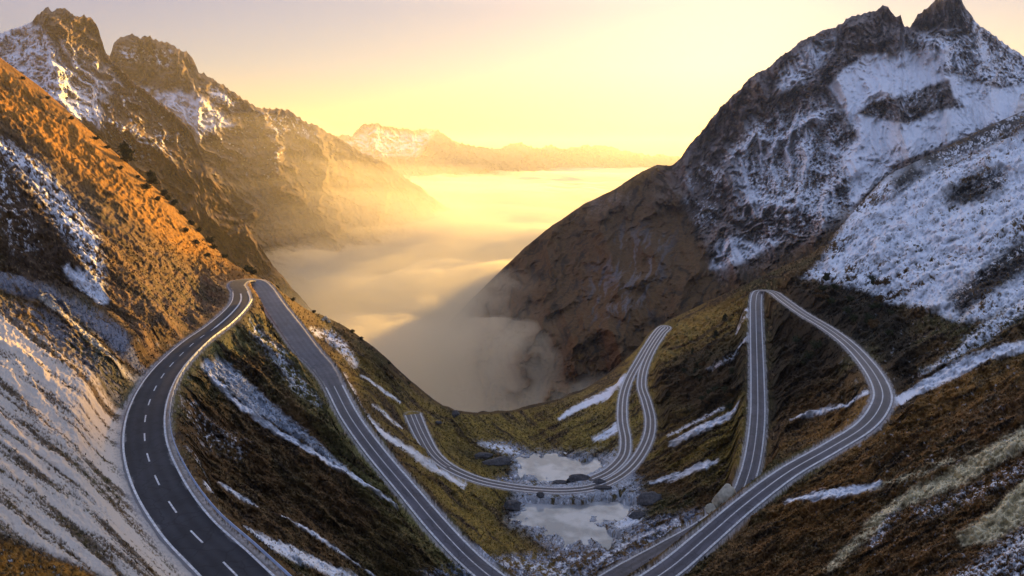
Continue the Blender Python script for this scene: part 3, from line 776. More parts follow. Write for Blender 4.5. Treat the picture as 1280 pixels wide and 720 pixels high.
OUT_L2 = [(60, 90), (110, 80), (137, 68), (142, 54), (150, 46), (160, 42), (172, 44), (185, 46), (200, 52), (215, 56), (226, 64), (236, 68), (244, 78), (248, 90), (262, 96), (280, 106), (300, 120), (322, 132), (345, 136), (365, 140), (380, 150), (400, 160), (420, 172), (440, 182), (462, 196), (490, 213), (520, 232), (550, 254), (575, 268), (640, 300)]
YL2 = [(60, 90, 1800), (137, 68, 1750), (170, 43, 1750), (248, 90, 1800), (322, 132, 1950), (400, 160, 2200), (462, 196, 2400), (550, 254, 2500), (640, 300, 2600), (200, 130, 1600), (260, 150, 1600), (300, 200, 1600), (380, 230, 1750), (460, 260, 2000), (260, 300, 1250), (350, 330, 1350), (480, 320, 1700), (600, 360, 1900), (100, 200, 1400), (150, 300, 1100), (350, 420, 1000), (550, 420, 1300)]
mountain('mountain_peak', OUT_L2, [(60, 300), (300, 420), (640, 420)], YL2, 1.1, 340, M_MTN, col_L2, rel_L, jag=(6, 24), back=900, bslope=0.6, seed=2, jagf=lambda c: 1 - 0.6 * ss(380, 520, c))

OUT_L1 = [(-160, 70), (-60, 55), (0, 42), (20, 36), (40, 26), (52, 16), (60, 10), (66, 14), (72, 10), (80, 8), (86, 14), (92, 20), (100, 22), (106, 20), (116, 24), (122, 34), (128, 52), (133, 68), (150, 86), (175, 108), (200, 128), (222, 146), (240, 166), (250, 190), (262, 215), (285, 250), (310, 285), (340, 330), (400, 400)]
YL1 = [(-160, 70, 1350), (0, 42, 1300), (60, 10, 1300), (100, 22, 1300), (133, 68, 1300), (200, 128, 1250), (250, 190, 1200), (285, 250, 1120), (340, 330, 1050), (400, 400, 950), (0, 120, 1000), (80, 120, 1050), (150, 180, 1000), (200, 240, 900), (0, 300, 650), (200, 350, 720), (-160, 250, 800)]
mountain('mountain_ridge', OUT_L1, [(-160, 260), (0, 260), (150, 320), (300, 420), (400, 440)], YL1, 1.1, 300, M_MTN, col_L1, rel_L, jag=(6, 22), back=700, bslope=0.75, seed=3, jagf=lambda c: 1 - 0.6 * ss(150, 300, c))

# ---- far ranges above the cloud sea
def rel_F(s):
    def f(px, py, x, y, z):
        u = x / s
        return crag(px * 2.2, py * 2.2, 0.3, 0.95, 801, s * 0.22)
    return f
def col_F(snowy):
    def f(px, py, x, y, z, rd):
        sc = y.mean() / 100
        sp = fbm(x / sc, z / sc * 1.5, 5, 811, 0.6)
        C = np.zeros(px.shape + (3,)) + np.array([0.16, 0.11, 0.085])
        C = mixc(C, [0.09, 0.06, 0.05], ss(-0.1, 0.3, sp))
        m = reg2(px, py, snowy, 6) * ss(-0.1, 0.1, sp + 0.12)
        C = C * (1 - m[..., None]) + SNOW * m[..., None]
        return C, m
    return f
OUT_F1 = [(360, 190), (400, 176), (418, 170), (440, 168), (452, 158), (465, 153), (480, 157), (492, 159), (500, 160), (512, 162), (522, 163), (534, 160), (545, 161), (556, 169), (568, 177), (590, 182), (610, 186), (640, 196), (670, 204)]
mountain('mountain_range', OUT_F1, [(360, 240), (670, 240)], [(360, 190, 8200), (465, 153, 8000), (670, 204, 9000), (360, 240, 5000), (500, 240, 5200), (670, 240, 6000), (500, 200, 7200)], 0.9, 110, M_FAR,
         col_F([(430, 180), (450, 166), (465, 160), (490, 165), (520, 170), (540, 165), (520, 195), (470, 196), (440, 190)]), rel_F(1400), jag=(4, 14), back=3000, bslope=0.3, seed=4)
OUT_F2 = [(560, 196), (585, 188), (605, 186), (622, 186), (634, 180), (650, 178), (662, 184), (676, 186), (688, 182), (700, 186), (715, 184), (730, 181), (745, 181), (758, 182), (772, 186), (790, 190), (815, 193), (850, 196), (900, 199)]
mountain('distant_hills', OUT_F2, [(560, 225), (900, 222)], [(560, 196, 12500), (650, 178, 12500), (730, 181, 13000), (900, 199, 13500), (560, 225, 9000), (900, 222, 9500), (730, 210, 11000)], 0.9, 80, M_FAR,
         col_F([(0, 0), (1, 0), (1, 1)]), rel_F(2400), jag=(4, 12), back=3000, bslope=0.3, seed=5)
# spurs wading in the mist below the left massif
def rel_S(px, py, x, y, z): return crag(px, py, 0.6, 0.8, 821, 60)
def col_S(px, py, x, y, z, rd):
    sp = fbm(x / 30, z / 30, 4, 831, 0.6)
    C = np.zeros(px.shape + (3,)) + np.array([0.13, 0.085, 0.04])
    return mixc(C, [0.06, 0.042, 0.026], ss(-0.1, 0.3, sp)), np.zeros(px.shape)
mountain('mountain_spur', [(400, 185), (425, 180), (440, 186), (460, 194), (485, 206), (505, 220), (535, 240), (570, 262), (620, 290)], [(400, 330), (620, 330)],
         [(400, 185, 3000), (485, 206, 3300), (620, 290, 3600), (400, 330, 2200), (620, 330, 2600)], 1.2, 90, M_MTN, col_S, rel_S, jag=(4, 26), back=1500, bslope=0.4, seed=6)

# land below the cloud, one sheet out to the horizon
gx = np.linspace(-20000, 20000, 80); gy = np.linspace(-1500, 20000, 80)
gX, gY = np.meshgrid(gx, gy)
gZ = -520 + fbm(gX / 3000, gY / 3000, 3, 900) * 60
gc = np.concatenate([np.zeros(gX.shape + (3,)) + np.array([0.07, 0.06, 0.03]), np.zeros(gX.shape + (1,))], -1)
tag(mesh_np('terrain', np.stack([gX, gY, gZ], -1), grid_faces(*gX.shape), M_FAR, cols=gc.reshape(-1, 4)), kind='structure')

# ------------------------------------------------------------------ water
def water_mat():
    m, n, b = nmat('lake_water')
    b.inputs['Base Color'].default_value = (0.10, 0.11, 0.11, 1)
    b.inputs['Roughness'].default_value = 0.10
    b.inputs['Specular IOR Level'].default_value = 0.9
    tc = mk(n, 'ShaderNodeTexCoord')
    n1 = mk(n, 'ShaderNodeTexNoise'); n1.inputs['Scale'].default_value = 0.12; n1.inputs['Detail'].default_value = 4
    n.links.new(tc.outputs['Object'], n1.inputs['Vector'])
    mr = mk(n, 'ShaderNodeMapRange'); mr.inputs['From Min'].default_value = 0.42; mr.inputs['From Max'].default_value = 0.6
    n.links.new(n1.outputs['Fac'], mr.inputs['Value'])
    mx = mk(n, 'ShaderNodeMix'); mx.data_type = 'RGBA'
    mx.inputs[6].default_value = (0.30, 0.30, 0.29, 1); mx.inputs[7].default_value = (0.58, 0.57, 0.54, 1)   # open water and thin ice, bright reflected sky put into both colours
    n.links.new(mr.outputs[0], mx.inputs[0]); n.links.new(mx.outputs[2], b.inputs['Base Color'])
    n2 = mk(n, 'ShaderNodeTexNoise'); n2.inputs['Scale'].default_value = 0.8; n2.inputs['Detail'].default_value = 4
    n.links.new(tc.outputs['Object'], n2.inputs['Vector'])
    bp = mk(n, 'ShaderNodeBump'); bp.inputs['Strength'].default_value = 0.25; bp.inputs['Distance'].default_value = 0.1
    n.links.new(n2.outputs['Fac'], bp.inputs['Height']); n.links.new(bp.outputs[0], b.inputs['Normal'])
    return m
c1 = at(700, 588, yz(700, 588, -120)); c2 = at(715, 650, yz(715, 650, -120))
for (c_, rx, ry) in ((c1, 30, 26), (c2, 30, 28)):
    k = np.arange(48) / 48 * 2 * np.pi
    V_ = np.concatenate([[[c_[0], c_[1], -120.0]], np.stack([c_[0] + rx * np.cos(k), c_[1] + ry * np.sin(k), np.full(48, -120.0)], 1)])
    F_ = np.array([[0, i + 1, (i + 1) % 48 + 1] for i in range(48)])
    if c_ is c1: WM = water_mat()
    tag(mesh_np('lake', V_, F_, WM), kind='structure')

# ------------------------------------------------------------------ roads
def asphalt_mat(name, dark, light, rough):
    """albedo attribute carries metres across (R) and along (G) the road: wheel tracks, patches, cracks, grit at the edges"""
    m, n, b = nmat(name)
    tc = mk(n, 'ShaderNodeTexCoord')
    at_ = mk(n, 'ShaderNodeAttribute', attribute_name='albedo')
    sp_ = mk(n, 'ShaderNodeSeparateColor'); n.links.new(at_.outputs['Color'], sp_.inputs[0])
    n1 = mk(n, 'ShaderNodeTexNoise'); n1.inputs['Scale'].default_value = 0.22; n1.inputs['Detail'].default_value = 9; n1.inputs['Roughness'].default_value = 0.72
    n.links.new(tc.outputs['Object'], n1.inputs['Vector'])
    ab = mk(n, 'ShaderNodeMath', operation='ABSOLUTE'); n.links.new(sp_.outputs[0], ab.inputs[0])
    # wheel tracks: |lat| around 0.9 and 2.4
    wv = mk(n, 'ShaderNodeMath', operation='MULTIPLY'); wv.inputs[1].default_value = 2 * math.pi / 1.5; n.links.new(ab.outputs[0], wv.inputs[0])
    cs = mk(n, 'ShaderNodeMath', operation='COSINE'); n.links.new(wv.outputs[0], cs.inputs[0])
    wm = mk(n, 'ShaderNodeMath', operation='MULTIPLY_ADD'); wm.inputs[1].default_value = 0.10; n.links.new(cs.outputs[0], wm.inputs[0]); n.links.new(n1.outputs['Fac'], wm.inputs[2])
    # repair patches
    cv = mk(n, 'ShaderNodeCombineXYZ'); l1 = mk(n, 'ShaderNodeMath', operation='MULTIPLY'); l1.inputs[1].default_value = 0.35; l2 = mk(n, 'ShaderNodeMath', operation='MULTIPLY'); l2.inputs[1].default_value = 0.07
    n.links.new(sp_.outputs[0], l1.inputs[0]); n.links.new(sp_.outputs[1], l2.inputs[0]); n.links.new(l1.outputs[0], cv.inputs[0]); n.links.new(l2.outputs[0], cv.inputs[1])
    vo = mk(n, 'ShaderNodeTexVoronoi', distance='CHEBYCHEV'); vo.inputs['Scale'].default_value = 1.0; n.links.new(cv.outputs[0], vo.inputs['Vector'])
    s3 = mk(n, 'ShaderNodeSeparateColor'); n.links.new(vo.outputs['Color'], s3.inputs[0])
    pm = mk(n, 'ShaderNodeMath', operation='MULTIPLY_ADD'); pm.inputs[1].default_value = 0.22; n.links.new(s3.outputs[0], pm.inputs[0]); n.links.new(wm.outputs[0], pm.inputs[2])
    cr = mk(n, 'ShaderNodeValToRGB')
    cr.color_ramp.elements[0].position = 0.40; cr.color_ramp.elements[0].color = (*dark, 1)
    cr.color_ramp.elements[1].position = 0.88; cr.color_ramp.elements[1].color = (*light, 1)
    n.links.new(pm.outputs[0], cr.inputs[0])
    # cracks
    v2 = mk(n, 'ShaderNodeTexVoronoi', feature='DISTANCE_TO_EDGE'); v2.inputs['Scale'].default_value = 0.33
    nd = mk(n, 'ShaderNodeVectorMath', operation='MULTIPLY_ADD'); nd.inputs[1].default_value = (1.4, 1.4, 1.4)
    n4 = mk(n, 'ShaderNodeTexNoise'); n4.inputs['Scale'].default_value = 0.7; n.links.new(tc.outputs['Object'], n4.inputs['Vector'])
    n.links.new(n4.outputs['Color'], nd.inputs[0]); n.links.new(tc.outputs['Object'], nd.inputs[2]); n.links.new(nd.outputs[0], v2.inputs['Vector'])
    ck = mk(n, 'ShaderNodeMapRange'); ck.inputs['From Max'].default_value = 0.035; ck.inputs['To Min'].default_value = 0.45; n.links.new(v2.outputs[0], ck.inputs['Value'])
    vm = mk(n, 'ShaderNodeVectorMath', operation='SCALE'); n.links.new(cr.outputs[0], vm.inputs[0]); n.links.new(ck.outputs[0], vm.inputs['Scale'])
    # grit and frost creeping in from the edges (B = metres to the edge)
    eg = mk(n, 'ShaderNodeMath', operation='MULTIPLY_ADD'); eg.inputs[1].default_value = -2.2; n.links.new(n1.outputs['Fac'], eg.inputs[0]); n.links.new(sp_.outputs[2], eg.inputs[2])
    em = mk(n, 'ShaderNodeMapRange'); em.inputs['From Min'].default_value = -0.9; em.inputs['From Max'].default_value = -0.5; em.inputs['To Min'].default_value = 0.75; em.inputs['To Max'].default_value = 0.0
    n.links.new(eg.outputs[0], em.inputs['Value'])
    mx = mk(n, 'ShaderNodeMix'); mx.data_type = 'RGBA'; n.links.new(em.outputs[0], mx.inputs[0]); n.links.new(vm.outputs[0], mx.inputs[6]); mx.inputs[7].default_value = (0.30, 0.28, 0.27, 1)
    n.links.new(mx.outputs[2], b.inputs['Base Color'])
    b.inputs['Roughness'].default_value = rough
    n2 = mk(n, 'ShaderNodeTexNoise'); n2.inputs['Scale'].default_value = 7; n2.inputs['Detail'].default_value = 6
    n.links.new(tc.outputs['Object'], n2.inputs['Vector'])
    bp = mk(n, 'ShaderNodeBump'); bp.inputs['Strength'].default_value = 0.5; bp.inputs['Distance'].default_value = 0.03
    n.links.new(n2.outputs['Fac'], bp.inputs['Height']); n.links.new(bp.outputs[0], b.inputs['Normal'])
    return m
M_ASPH = asphalt_mat('asphalt', (0.012, 0.012, 0.016), (0.036, 0.035, 0.042), 0.8)
M_ASPH2 = asphalt_mat('sky_tinted_worn_asphalt', (0.040, 0.038, 0.050), (0.105, 0.098, 0.125), 0.5)  # older, lighter surface; purple sky reflection is mixed into its colours
M_PAINT = simple_mat('worn_white_paint', (0.62, 0.61, 0.60), 0.7, 0.35, 2.5)
M_STEEL = simple_mat('galvanised_steel', (0.42, 0.50, 0.68), 0.5, 0.15, 1.0, metal=0.25)
M_POST = simple_mat('steel_post', (0.25, 0.26, 0.29), 0.6, 0.2, 1.0, metal=0.4)

def perp(road):
    t = np.gradient(road[:, :2], axis=0)
    t /= np.linalg.norm(t, axis=1)[:, None] + 1e-9
    return np.stack([t[:, 1], -t[:, 0]], 1)

def strip(road, o0, o1, dz, i0=0, i1=None, thick=0.0):
    """ribbon between lateral offsets o0..o1 (arrays or numbers; + is right of travel)"""
    r = road[i0:i1]; p = perp(road)[i0:i1]
    a0 = np.broadcast_to(o0 if np.isscalar(o0) else o0[i0:i1], len(r)); a1 = np.broadcast_to(o1 if np.isscalar(o1) else o1[i0:i1], len(r))
    L_ = np.column_stack([r[:, :2] + p * a0[:, None], r[:, 2] + dz]); R_ = np.column_stack([r[:, :2] + p * a1[:, None], r[:, 2] + dz])
    return L_, R_

class MB:
    def __init__(s): s.V = []; s.F = []; s.n = 0
    def add(s, V, F):
        V = np.asarray(V, float); s.V.append(V); s.F.append(np.asarray(F) + s.n); s.n += len(V)
    def ribbon(s, L_, R_):
        n = len(L_)
        V = np.empty((2 * n, 3)); V[0::2] = L_; V[1::2] = R_
        i = np.arange(n - 1) * 2
        s.add(V, np.stack([i, i + 2, i + 3, i + 1], 1))
    def box(s, c, h, ax=(1, 0, 0)):
        ax = np.array(ax, float); ax[2] = 0; ax /= np.linalg.norm(ax); ay = np.array([-ax[1], ax[0], 0]); az = np.array([0, 0, 1.0])
        V = [np.array(c) + sx * h[0] * ax + sy * h[1] * ay + sz * h[2] * az for sz in (-1, 1) for sy in (-1, 1) for sx in (-1, 1)]
        s.add(V, [[0, 2, 3, 1], [4, 5, 7, 6], [0, 1, 5, 4], [2, 6, 7, 3], [0, 4, 6, 2], [1, 3, 7, 5]])
    def build(s, name, mat, parent=None, smooth_sh=False):
        return mesh_np(name, np.concatenate(s.V), np.concatenate(s.F), mat, parent, smooth_sh=smooth_sh)

def build_road(road, i0=0, i1=None, mat=None):
    i1 = len(road) if i1 is None else i1
    hw = road[i0:i1, 3]
    fr = np.array([-1, -0.82, -0.5, 0, 0.5, 0.82, 1])
    p = perp(road)[i0:i1]; r = road[i0:i1]; n = len(r); m = len(fr)
    rag = fbm(np.arange(n) / 3.0, np.zeros(n) + i0, 4, 15, 0.6) * 0.22
    off = fr[None] * hw[:, None]; off[:, 0] -= rag; off[:, -1] += rag[::-1]
    V = np.stack([r[:, None, 0] + p[:, None, 0] * off, r[:, None, 1] + p[:, None, 1] * off, r[:, None, 2] + 0 * off + 0.05 * (1 - fr[None] ** 2)], -1)
    lo = V[:, [0, -1]].copy(); lo[..., 2] -= 0.5
    V = np.concatenate([lo[:, :1], V, lo[:, 1:]], 1); m += 2
    co = np.zeros((n, m, 3)); co[:, 1:-1, 0] = off; co[:, 0, 0] = off[:, 0]; co[:, -1, 0] = off[:, -1]
    co[..., 1] = (np.arange(n) * 0.8)[:, None]; co[..., 2] = hw[:, None] - np.abs(co[..., 0])
    F = grid_faces(n, m)[:, ::-1]
    o = mesh_np('road', V, F, mat or M_ASPH, cols=co.reshape(-1, 3), smooth_sh=False)
    return tag(o, kind='structure')

def line_on(parent, road, off, w, i0, i1, dash=None, L=None, name='edge_line'):
    mb = MB()
    hwv = off if not np.isscalar(off) else np.full(len(road), off)
    if dash is None:
        mb.ribbon(*strip(road, hwv - w / 2, hwv + w / 2, 0.066, i0, i1))
    else:
        on, gap = dash
        k = i0
        while k < i1:
            e = min(k + on, i1)
            if e - k > 1: mb.ribbon(*strip(road, hwv - w / 2, hwv + w / 2, 0.066, k, e))
            k = e + gap
    return mb.build(name, M_PAINT, parent)

def idx(road, px, py, lo=0, hi=None):
    """index along a road nearest a frame position"""
    hi = len(road) if hi is None else hi
    a, b, c = road[:, 0], road[:, 1], road[:, 2]
    cth, sth = math.cos(PITCH), math.sin(PITCH)
    dep = b * cth - c * sth; up = b * sth + c * cth
    u = 640 + FPX * a / dep; v = 360 - FPX * up / dep
    d = (u - px) ** 2 + (v - py) ** 2
    return lo + int(np.argmin(d[lo:hi]))

NA = len(roadA)
iH = idx(roadA, 312, 351)
iB = idx(roadA, 417, 484)
iBot = idx(roadA, 715, 765)
iC = idx(roadA, 956, 364)
RA = build_road(roadA, 0, iH + 1)
RB = build_road(roadA, iH, NA, M_ASPH2)
hwA = roadA[:, 3]
iHs = idx(roadA, 301, 364, 0, iH)
line_on(RA, roadA, hwA - 0.35, 0.26, 0, iHs)
line_on(RA, roadA, -hwA + 0.35, 0.26, 0, iHs)
line_on(RA, roadA, 0.0, 0.20, 0, idx(roadA, 272, 408, 0, iH), dash=(5, 5), name='centre_line')
line_on(RA, roadA, 0.0, 0.45, idx(roadA, 268, 410, 0, iH), idx(roadA, 299, 367, 0, iH), name='centre_line')
line_on(RB, roadA, -hwA + 0.3, 0.42, iB, NA - 1)
line_on(RB, roadA, hwA - 0.3, 0.42, iB, NA - 1)
line_on(RB, roadA, 0.0, 0.20, iB, iBot, name='centre_line')
line_on(RB, roadA, 0.0, 0.24, iBot, NA - 1, name='centre_line')
RE = build_road(roadE, 0, None, M_ASPH2)
hwE = roadE[:, 3]
NE = len(roadE)
iS = idx(roadE, 563, 585)
line_on(RE, roadE, hwE - 0.3, 0.6, 0, NE - 1); line_on(RE, roadE, -hwE + 0.3, 0.6, 0, NE - 1)  # edge and centre lines drawn wide to stand in for light trails
line_on(RE, roadE, 0.0, 0.55, iS, NE - 1, name='centre_line')
line_on(RE, roadE, 0.9, 0.35, 0, iS, name='centre_line'); line_on(RE, roadE, -0.9, 0.35, 0, iS, name='centre_line')

# guard rails
def guard_rail(road, i0, i1, side, label, group, hrail=0.62, gap=0.45):
    hw = road[:, 3] + gap
    p = perp(road)
    root = bpy.data.objects.new('guard_rail', None); COL.objects.link(root)
    k0 = (i0 + i1) // 2
    root.location = (*(road[k0, :2] + p[k0] * side * hw[k0]), road[k0, 2])
    tag(root, label, 'guard rail', group)
    org = np.array(root.location)
    prof = [(0.0, 0.16), (0.05, 0.11), (0.0, 0.04), (0.0, -0.04), (0.05, -0.11), (0.0, -0.16), (-0.02, -0.16), (0.03, -0.11), (-0.02, -0.04), (-0.02, 0.04), (0.03, 0.11), (-0.02, 0.16)]
    idxs = np.arange(i0, i1, 2)
    ring = []
    for k in idxs:
        b = np.array([*(road[k, :2] + p[k] * side * hw[k]), road[k, 2] + hrail])
        ring.append([b + np.array([-p[k, 0] * side * q, -p[k, 1] * side * q, h * 1.4]) for q, h in prof])
    ring = np.array(ring); n, m = ring.shape[:2]
    V = ring.reshape(-1, 3) - org
    F = [[i * m + j, i * m + (j + 1) % m, (i + 1) * m + (j + 1) % m, (i + 1) * m + j] for i in range(n - 1) for j in range(m)]
    mesh_np('rail_beam', V, F, M_STEEL, root, smooth_sh=False)
    for c, k in enumerate(range(i0 + 1, i1, 5)):
        if c >= 100: break
        mb = MB()
        b = np.array([*(road[k, :2] + p[k] * side * (hw[k] + 0.08)), road[k, 2] + 0.2]) - org
        mb.box(b, (0.05, 0.05, 0.55), (p[k, 0], p[k, 1], 0))
        mb.build('post', M_POST, root)
    return root
guard_rail(roadA, 0, idx(roadA, 302, 376, 0, iH), 1, 'long steel guard rail on the outer edge of the dark near left road bend', None)

# ------------------------------------------------------------------ shrubs, trees, rocks
M_LEAF = simple_mat('dark_foliage', (0.035, 0.040, 0.015), 0.9, 0.5, 4.0)
M_LEAF2 = simple_mat('rusty_foliage', (0.10, 0.055, 0.018), 0.9, 0.5, 4.0)
M_BARK = simple_mat('bark', (0.06, 0.045, 0.035), 0.9, 0.3, 8.0)
M_STONE = simple_mat('dark_stone', (0.10, 0.095, 0.095), 0.9, 0.4, 1.5, bump=0.1)
M_STONE2 = simple_mat('pale_stone', (0.50, 0.45, 0.34), 0.9, 0.3, 1.0, bump=0.15)

def tube(P0, P1, r0, r1, n=6):
    P0, P1 = np.array(P0, float), np.array(P1, float)
    d = P1 - P0; d /= np.linalg.norm(d)
    a = np.cross(d, [0.3, 0.9, 0.2]); a /= np.linalg.norm(a); b = np.cross(d, a)
    k = np.arange(n) / n * 2 * np.pi
    ring = lambda P_, r: P_ + r * (np.cos(k)[:, None] * a + np.sin(k)[:, None] * b)
    return np.concatenate([ring(P0, r0), ring(P1, r1)]), np.array([[i, (i + 1) % n, n + (i + 1) % n, n + i] for i in range(n)])

def leaves(cent, size, r):
    """small leaf quads around the given centres"""
    n = len(cent)
    a = r.randn(n, 3); a /= np.linalg.norm(a, axis=1)[:, None]
    b = np.cross(a, r.randn(n, 3)); b /= np.linalg.norm(b, axis=1)[:, None]
    s = size * (0.6 + 0.8 * r.rand(n))[:, None]
    V = np.stack([cent - a * s - b * s * .5, cent + a * s - b * s * .5, cent + a * s + b * s * .5, cent - a * s + b * s * .5], 1).reshape(-1, 3)
    i = np.arange(n)[:, None] * 4
    return V, i + np.array([[0, 1, 2, 3]])

def shrub_mesh(seed, h, w, mat, n=420, cone=False):
    r = np.random.RandomState(seed)
    st = MB()
    st.add(*tube((0, 0, -0.3), (0.02 * h, 0, h * (0.85 if cone else 0.4)), 0.05 * h ** 0.7, 0.015 * h ** 0.7))
    cents = []
    nl = 16 if cone else 9
    for i in range(nl):
        th = r.rand() * 6.28
        if cone:
            z0 = h * (0.12 + 0.8 * i / nl); ln = w * (1.05 - z0 / h) * (0.7 + 0.5 * r.rand())
            tip = np.array([math.cos(th) * ln, math.sin(th) * ln, z0 - 0.05 * h])
            s0 = np.array([0, 0, z0])
        else:
            s0 = np.array([0, 0, h * 0.1]); tip = np.array([math.cos(th) * w * r.rand() ** .5 * .8, math.sin(th) * w * r.rand() ** .5 * .8, h * (0.35 + 0.6 * r.rand())])
        st.add(*tube(s0, tip, 0.02 * h ** 0.7, 0.008))
        m = n // nl
        t = 0.35 + 0.65 * r.rand(m) ** 0.6
        c = s0 + (tip - s0) * t[:, None] + r.randn(m, 3) * np.array([w * .2, w * .2, h * (.04 if cone else .10)])
        cents.append(c)
    cents = np.concatenate(cents)
    if cone: cents = np.concatenate([cents, np.column_stack([r.randn(40) * .05 * w, r.randn(40) * .05 * w, h * (0.8 + 0.2 * r.rand(40))])])
    lf = MB(); lf.add(*leaves(cents, 0.11 * h ** 0.6 + 0.05, r))
    return st, lf

def plant(kind, px, py, h, w, seed, label, group, mat, cone=False):
    p = ground_z(px, py)
    root = bpy.data.objects.new(kind, None); COL.objects.link(root)
    root.location = (p[0], p[1], p[2] - 0.05)
    st, lf = shrub_mesh(seed, h, w, mat, 700 if h > 4 else 420, cone)
    st.build('trunk' if cone else 'stem', M_BARK, root)
    lf.build('crown' if cone else 'foliage', mat, root)
    tag(root, label, 'tree' if cone else 'shrub', group)
    return root


SH = 'dark bushes scattered along the sunlit left ridge'
plant('mountain_pine', 158, 200, 10.5, 4.6, 1, 'tallest dark bushy pine on the orange left ridge line', SH, M_LEAF, True)
plant('mountain_pine', 190, 224, 7.0, 3.6, 2, 'second dark pine down the orange left ridge line', SH, M_LEAF, True)
plant('shrub', 183, 236, 3.6, 2.6, 3, 'round dark bush on orange grass just below the ridge line pines', SH, M_LEAF)
for i, (px, py, h) in enumerate([(206, 236, 3.2), (210, 243, 2.6), (217, 252, 3.4), (228, 268, 2.4), (240, 282, 2.8), (248, 290, 2.2), (262, 304, 3.4), (268, 312, 2.8), (282, 323, 2.2), (310, 333, 3.0), (316, 338, 2.4),
                                (232, 290, 2.2), (196, 250, 2.0), (245, 306, 2.2), (120, 175, 2.2), (134, 186, 1.8), (90, 150, 1.8), (60, 124, 1.6), (28, 100, 1.6), (260, 322, 2.0), (150, 214, 1.8), (172, 222, 1.6),
                                (345, 362, 1.8), (366, 376, 1.6), (392, 391, 1.6), (440, 416, 1.8), (452, 425, 1.6), (486, 455, 1.6), (512, 480, 1.4)]):
    plant('shrub', px, py, h, h * 0.75, 10 + i, 'small dark bush on or just below the left ridge line', SH, M_LEAF)
SR = 'dark shrubs on the right hand slopes'
for i, (px, py, h) in enumerate([(894, 421, 4.0), (906, 400, 3.4), (866, 440, 3.0)]):
    plant('mountain_pine', px, py, h, h * 0.33, 60 + i, ['largest small pine on the brown knoll left of the hairpin', 'small pine highest up the brown knoll beside the hairpin', 'small pine lowest on the brown knoll by the valley road'][i], 'small pines on the brown knoll', M_LEAF, True)
rs = np.random.RandomState(5)
spots = []
while len(spots) < 46:
    u, v = rs.rand(2)
    px, py = (985 + 130 * u, 345 + 115 * v) if len(spots) < 30 else (850 + 80 * u, 450 + 60 * v)
    g = ground_z(px, py)
    if min(np.hypot(roadA[:, 0] - g[0], roadA[:, 1] - g[1]).min(), np.hypot(roadE[:, 0] - g[0], roadE[:, 1] - g[1]).min()) > 7: spots.append((px, py, len(spots) < 30))
for i, (px, py, up) in enumerate(spots):
    plant('shrub', px, py, 1.4 + 1.5 * rs.rand(), 1.3 + 0.9 * rs.rand(), 80 + i, 'dark leafless shrub on the shaded slope above the right hairpin' if up else 'dark leafless shrub on the shaded slope between the two right hand hairpins', SR, M_LEAF if i % 3 else M_LEAF2)

def boulder(px, py, rx, ry, rz, seed, label, group, mat, sink=0.3, kind='boulder'):
    r = np.random.RandomState(seed)
    import bmesh
    bm = bmesh.new(); bmesh.ops.create_icosphere(bm, subdivisions=4, radius=1.0)
    V = np.array([v.co[:] for v in bm.verts]); F = np.array([[v.index for v in f.verts] for f in bm.faces]); bm.free()
    for _ in range(9):                       # chop facets off
        n = r.randn(3); n /= np.linalg.norm(n); d = 0.55 + 0.3 * r.rand()
        k = V @ n; V = V - np.outer(np.maximum(k - d, 0), n)
    V = V * (1 + 0.22 * fbm(V[:, 0] * 2 + seed, V[:, 1] * 2 + V[:, 2] * 1.7, 4, seed % 40)[:, None])
    V = V * np.array([rx, ry, rz])
    p = ground_z(px, py)
    o = mesh_np(kind, V, F, mat, smooth_sh=False)
    o.location = (p[0], p[1], p[2] + rz * (1 - sink) * 0.6); o.rotation_euler = (0, 0, 0)
    return tag(o, label, 'rock', group)
for args, pos in (((912, 637, 3.2, 2.8, 3.2, 3, 'pale cream boulder in the gap between the two right hand roads', None, M_STONE2), at(906, 623, 138)),
                  ((899, 643, 1.7, 1.5, 1.3, 4, 'small pale rock at the foot of the cream boulder', None, M_STONE2), at(890, 637, 137))):
    boulder(*args).location = pos
RK = 'dark rock outcrops around the two lakes'
for i, (px, py, rx, ry, rz, lab) in enumerate([
    (570, 519, 2.6, 2.2, 1.8, 'dark boulder on the skyline of the valley lip above the fog'),
    (548, 530, 1.6, 1.5, 1.2, 'smaller dark boulder on the grass left below the valley lip'),
    (622, 579, 6.2, 3.0, 2.2, 'long black outcrop on the left shore of the upper lake'),
    (605, 572, 4.0, 2.4, 1.5, 'black rock at the grass end of the upper lake outcrop'),
    (700, 605, 3.6, 1.6, 1.0, 'low black rock at the near edge of the upper lake'),
    (722, 600, 5.0, 2.0, 1.4, 'black rocky bar on the right shore of the upper lake'),
    (748, 603, 2.6, 1.4, 1.0, 'small black rock where the bar meets the valley road'),
    (640, 636, 4.6, 2.4, 2.0, 'rounded black outcrop at the tip of the left grass spur'),
    (675, 624, 1.6, 1.2, 1.1, 'single black rock at the top of the lower lake'),
    (812, 628, 4.6, 3.8, 3.0, 'large square black outcrop right of the lower lake'),
    (796, 645, 3.0, 2.2, 1.4, 'black rock in front of the large right outcrop'),
    (690, 660, 0.9, 0.8, 0.7, 'small dark stone standing in the lower lake'),
    (733, 664, 2.0, 1.3, 1.1, 'dark rock on the near shore of the lower lake'),
    (752, 612, 3.8, 1.3, 0.8, 'flat black rock between the valley road and the lower lake')]):
    boulder(px, py, rx, ry, rz, 20 + i, lab, RK, M_STONE, 0.45)
for i, (px, py, r_) in enumerate([(407, 400, 1.6), (411, 403, 1.2), (403, 401, 0.8)]):
    boulder(px, py, r_, r_, r_, 60 + i, ['larger pale boulder on the left skyline below the hairpin', 'pale boulder right beside the larger one on the left skyline', 'smallest pale boulder of the skyline cluster'][i], 'pale boulders on the left skyline', M_STONE2)

